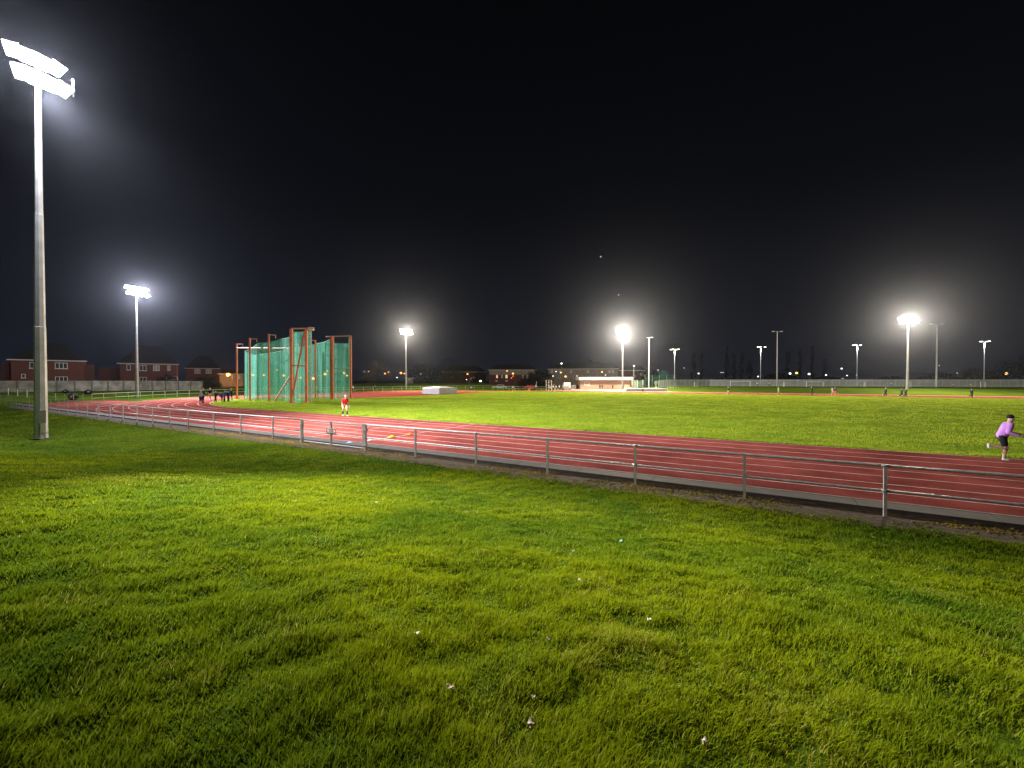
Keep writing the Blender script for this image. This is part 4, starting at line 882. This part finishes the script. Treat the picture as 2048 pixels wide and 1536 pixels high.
mb.build('wire_sides', M['whitepost'], cg); MB().box((0, 0, 1.5), (1.6, 1.1, .1)).build('lid', M['whitepost'], cg)
ps = thing('marker_post', 'pale upright marker post at the low railing left of the judges stand', 'post', P(1073, 117.5)); MB().box((0, 0, 1.25), (.16, .16, 2.5), taper=.9).build('shaft', M['galv_far'], ps); MB().box((0, 0, 2.54), (.24, .24, .08)).build('cap', M['galv_far'], ps)
def cone(label, px, py, m, s=1.0, tall=False):
    b = at(px, py); t = thing('marker_cone', label, 'marker cone', b+Vector((0, 0, .01)), 0, 'training markers on the ground')
    pr = [(0, .16*s), (.015*s, .155*s), (.05*s if not tall else .3*s, .07*s), (.075*s if not tall else .5*s, .03*s)]
    MB().tube([(0, 0, a) for a, _ in pr], [r for _, r in pr], 14).build('shell', M[m], t, True)
    MB().tube([(0, 0, 0), (0, 0, .012)], .17*s, 14).build('rim', M[m], t)
cone('pale blue marker cone on the outer lane by the gate', 699, 888, 'lblue', 1.25); cone('yellow marker cone on the cross line', 783, 875.5, 'yellow', 1.2); cone('orange marker cone on the cross line', 819, 870.5, 'orange', 1.2)
cone('small white marker near the gate post', 740, 882, 'white', .8); cone('pale orange cone at the far inner kerb', 1058, 783.5, 'orange', 2.0, True); cone('bright yellow cone before the crowd at the pavilion', 1110, 784.0, 'yellow', 1.9, True)
# kit bags by the left bend
for px, py, sx, lb in ((131, 794, .9, 'dark and white kit bag hung by the bend railing'), (146, 799.5, 1.5, 'large black kit bag with a white tag lying at the bend'), (176, 793.5, 1.1, 'black holdall slumped at the foot of the bend railing')):
    b = G(px, py, .1); b.z = float(height(b.x, b.y)); t = thing('kit_bag', lb, 'bag', b, random.uniform(-.4, .4), 'kit bags at the left bend')
    MB().ball((0, 0, .3*sx), .5*sx, (1.1, .6, .62), 12, 8).build('bag_body', M['black'], t, True); MB().tube([(-.3*sx, 0, .5*sx), (0, 0, .78*sx), (.3*sx, 0, .5*sx)], .04, 6).build('handle', M['dark'], t); MB().box((.2*sx, -.3*sx, .35*sx), (.28*sx, .06, .16*sx)).build('tag', M['white'], t)
# dugout-like frame in a garden
tr = thing('garden_swing', 'pale garden swing frame behind the wall by the second house', 'swing', P(344, 101, 1.3)); 
MB().tube([(-1.7, 0, 0), (-1.2, 0, 2.6), (1.2, 0, 2.6), (1.7, 0, 0)], .07, 6).build('frame', M['whitepost'], tr); MB().box((0, 0, 1.7), (1.6, .1, .2)).build('seat', M['whitepost'], tr)

# ------------------------------------------------------------------ leaves on the lawn and track
lf = [(752, 1004, .06, 'pale curled leaf in the upper left lawn'), (833, 1267, .045, 'small pale leaf left of the lawn centre'), (901, 1376, .05, 'pale pointed leaf near the bottom, left of centre'), (1062, 1448, .045, 'pale leaf at the bottom middle of the lawn'),
      (1098, 1280, .03, 'tiny pale leaf at the lawn centre'), (1148, 1102, .04, 'pale leaf in the bright middle of the lawn'), (1243, 1082, .05, 'pale bluish scrap standing in the grass'), (1412, 1485, .03, 'tiny white scrap at the bottom right of centre'), (1068, 1396, .03, 'thin pale leaf above the bottom middle one'),
      (1159, 1160, .035, 'small grey leaf right of the bright middle'), (1300, 1240, .035, 'pale straw-coloured leaf in the right lawn'), (1750, 1075, .04, 'pale leaf near the right dirt edge'), (1625, 1032, .04, 'pale leaf at the lawn edge by the moss')]
for px, py, s, lb in lf:
    z = 1.0
    for _ in range(30): q = G(px, py, z); z = .5*z+.5*(float(height(q.x, q.y))+.062)
    q = G(px, py, z); mb = MB(); k = 7
    s *= .75; vs = [(s*1.5*(t/k-.5), s*.5*math.sin(math.pi*t/k)**.8*sg, .006*math.sin(t*1.7)-.004*abs(sg)) for t in range(k+1) for sg in (-1, 0, 1)]
    fs = [(3*i+j, 3*i+3+j, 3*i+4+j, 3*i+1+j) for i in range(k) for j in range(2)]
    o = mb.add(vs, fs).add([(x, y, z_-.003) for x, y, z_ in vs], [f[::-1] for f in fs]).build('fallen_leaf', M['leafw'] if py != 1082 else M['mint']); o.location = q; o.rotation_euler = (random.uniform(-.5, .1), random.uniform(-.3, .3), random.uniform(0, 6))
    tag(o, lb, 'leaf', 'leaves lying on the lawn')
for px, py, lb in ((1518, 979, 'white leaf on the outer lane near the right posts'), (1564, 984, 'yellow leaf on the outer lane near the right posts'), (1903, 1021, 'grey feather on the outer lane at the right'), (1958, 1028, 'pinkish feather on the outer lane at the right')):
    q = G(px, py, .03); o = MB().add([(-.07, 0, 0), (-.02, .03, .02), (.05, .02, .03), (.08, 0, .01), (.04, -.03, .02), (-.03, -.03, .03)], [(0, 1, 2, 3, 4, 5)]).build('fallen_leaf', M['leafw'] if '1564' not in str(px) else M['yellow']); o.location = q; o.rotation_euler = (0, 0, random.uniform(0, 6)); tag(o, lb, 'leaf', 'leaves lying on the track')

# ------------------------------------------------------------------ stars
for px, py, r, lb in ((1201, 514, 2.6, 'bright planet alone in the dark sky above the middle'), (1237, 590, 1.3, 'faint star below the bright planet')):
    d = 2400; p = P(px, d, H+(HOR-py)/F*d); o = MB().ball((0, 0, 0), r).build('star', M['star']); o.location = p; tag(o, lb, 'star')

# ------------------------------------------------------------------ thin haze volume, added to put glowing halos round the lamps
hz = bpy.data.materials.new('halo_haze'); hz.use_nodes = True; nt = hz.node_tree; nt.nodes.clear()
vo = nt.nodes.new('ShaderNodeVolumePrincipled'); vo.inputs['Color'].default_value = (.76, .82, 1, 1); vo.inputs['Density'].default_value = .00009; vo.inputs['Anisotropy'].default_value = .925
ou = nt.nodes.new('ShaderNodeOutputMaterial'); nt.links.new(vo.outputs[0], ou.inputs['Volume'])
tag(MB().box((0, 1290, 12.0), (5400, 3980, 29)).build('haze', hz), kind='stuff')

# ------------------------------------------------------------------ sky, camera
w = bpy.data.worlds.new('World'); SC.world = w; w.use_nodes = True; nt = w.node_tree; bg = nt.nodes['Background']
tc = nt.nodes.new('ShaderNodeTexCoord'); sx = nt.nodes.new('ShaderNodeSeparateXYZ'); cr = nt.nodes.new('ShaderNodeValToRGB'); nt.links.new(tc.outputs['Generated'], sx.inputs[0]); nt.links.new(sx.outputs['Z'], cr.inputs[0])
e = cr.color_ramp.elements; e[0].position = 0; e[0].color = (.008, .0095, .0155, 1); e[1].position = .75; e[1].color = (.0012, .0013, .0018, 1)
k = e.new(.12); k.color = (.0055, .0065, .0105, 1); k = e.new(.35); k.color = (.0022, .0026, .0042, 1)
nt.links.new(cr.outputs[0], bg.inputs[0]); bg.inputs[1].default_value = 1.0
cam = bpy.data.cameras.new('camera'); co_ = bpy.data.objects.new('camera', cam); COL.objects.link(co_); SC.camera = co_
co_.location = (0, 0, H); co_.rotation_euler = (math.radians(90), 0, 0); cam.sensor_width = 36; cam.lens = F/2048*36; cam.clip_end = 8000; cam.clip_start = .05
cam.shift_y = (HOR-768)/2048*-1*-1*-1 if False else 0.0
# horizon sits 7 px above the middle of the 1536 px photo: a slight downward tilt
co_.rotation_euler = (math.radians(90)-math.atan((768-HOR)/F), 0, 0)
SC.view_settings.view_transform = 'Standard'; SC.view_settings.look = 'None'; SC.view_settings.exposure = 0.2; SC.view_settings.gamma = 1
cy = SC.cycles; cy.use_denoising = True; cy.max_bounces = 6; cy.diffuse_bounces = 2; cy.glossy_bounces = 2; cy.transparent_max_bounces = 24; cy.volume_bounces = 0; cy.sample_clamp_indirect = 3; cy.sample_clamp_direct = 0
cy.use_adaptive_sampling = True; cy.adaptive_threshold = .02
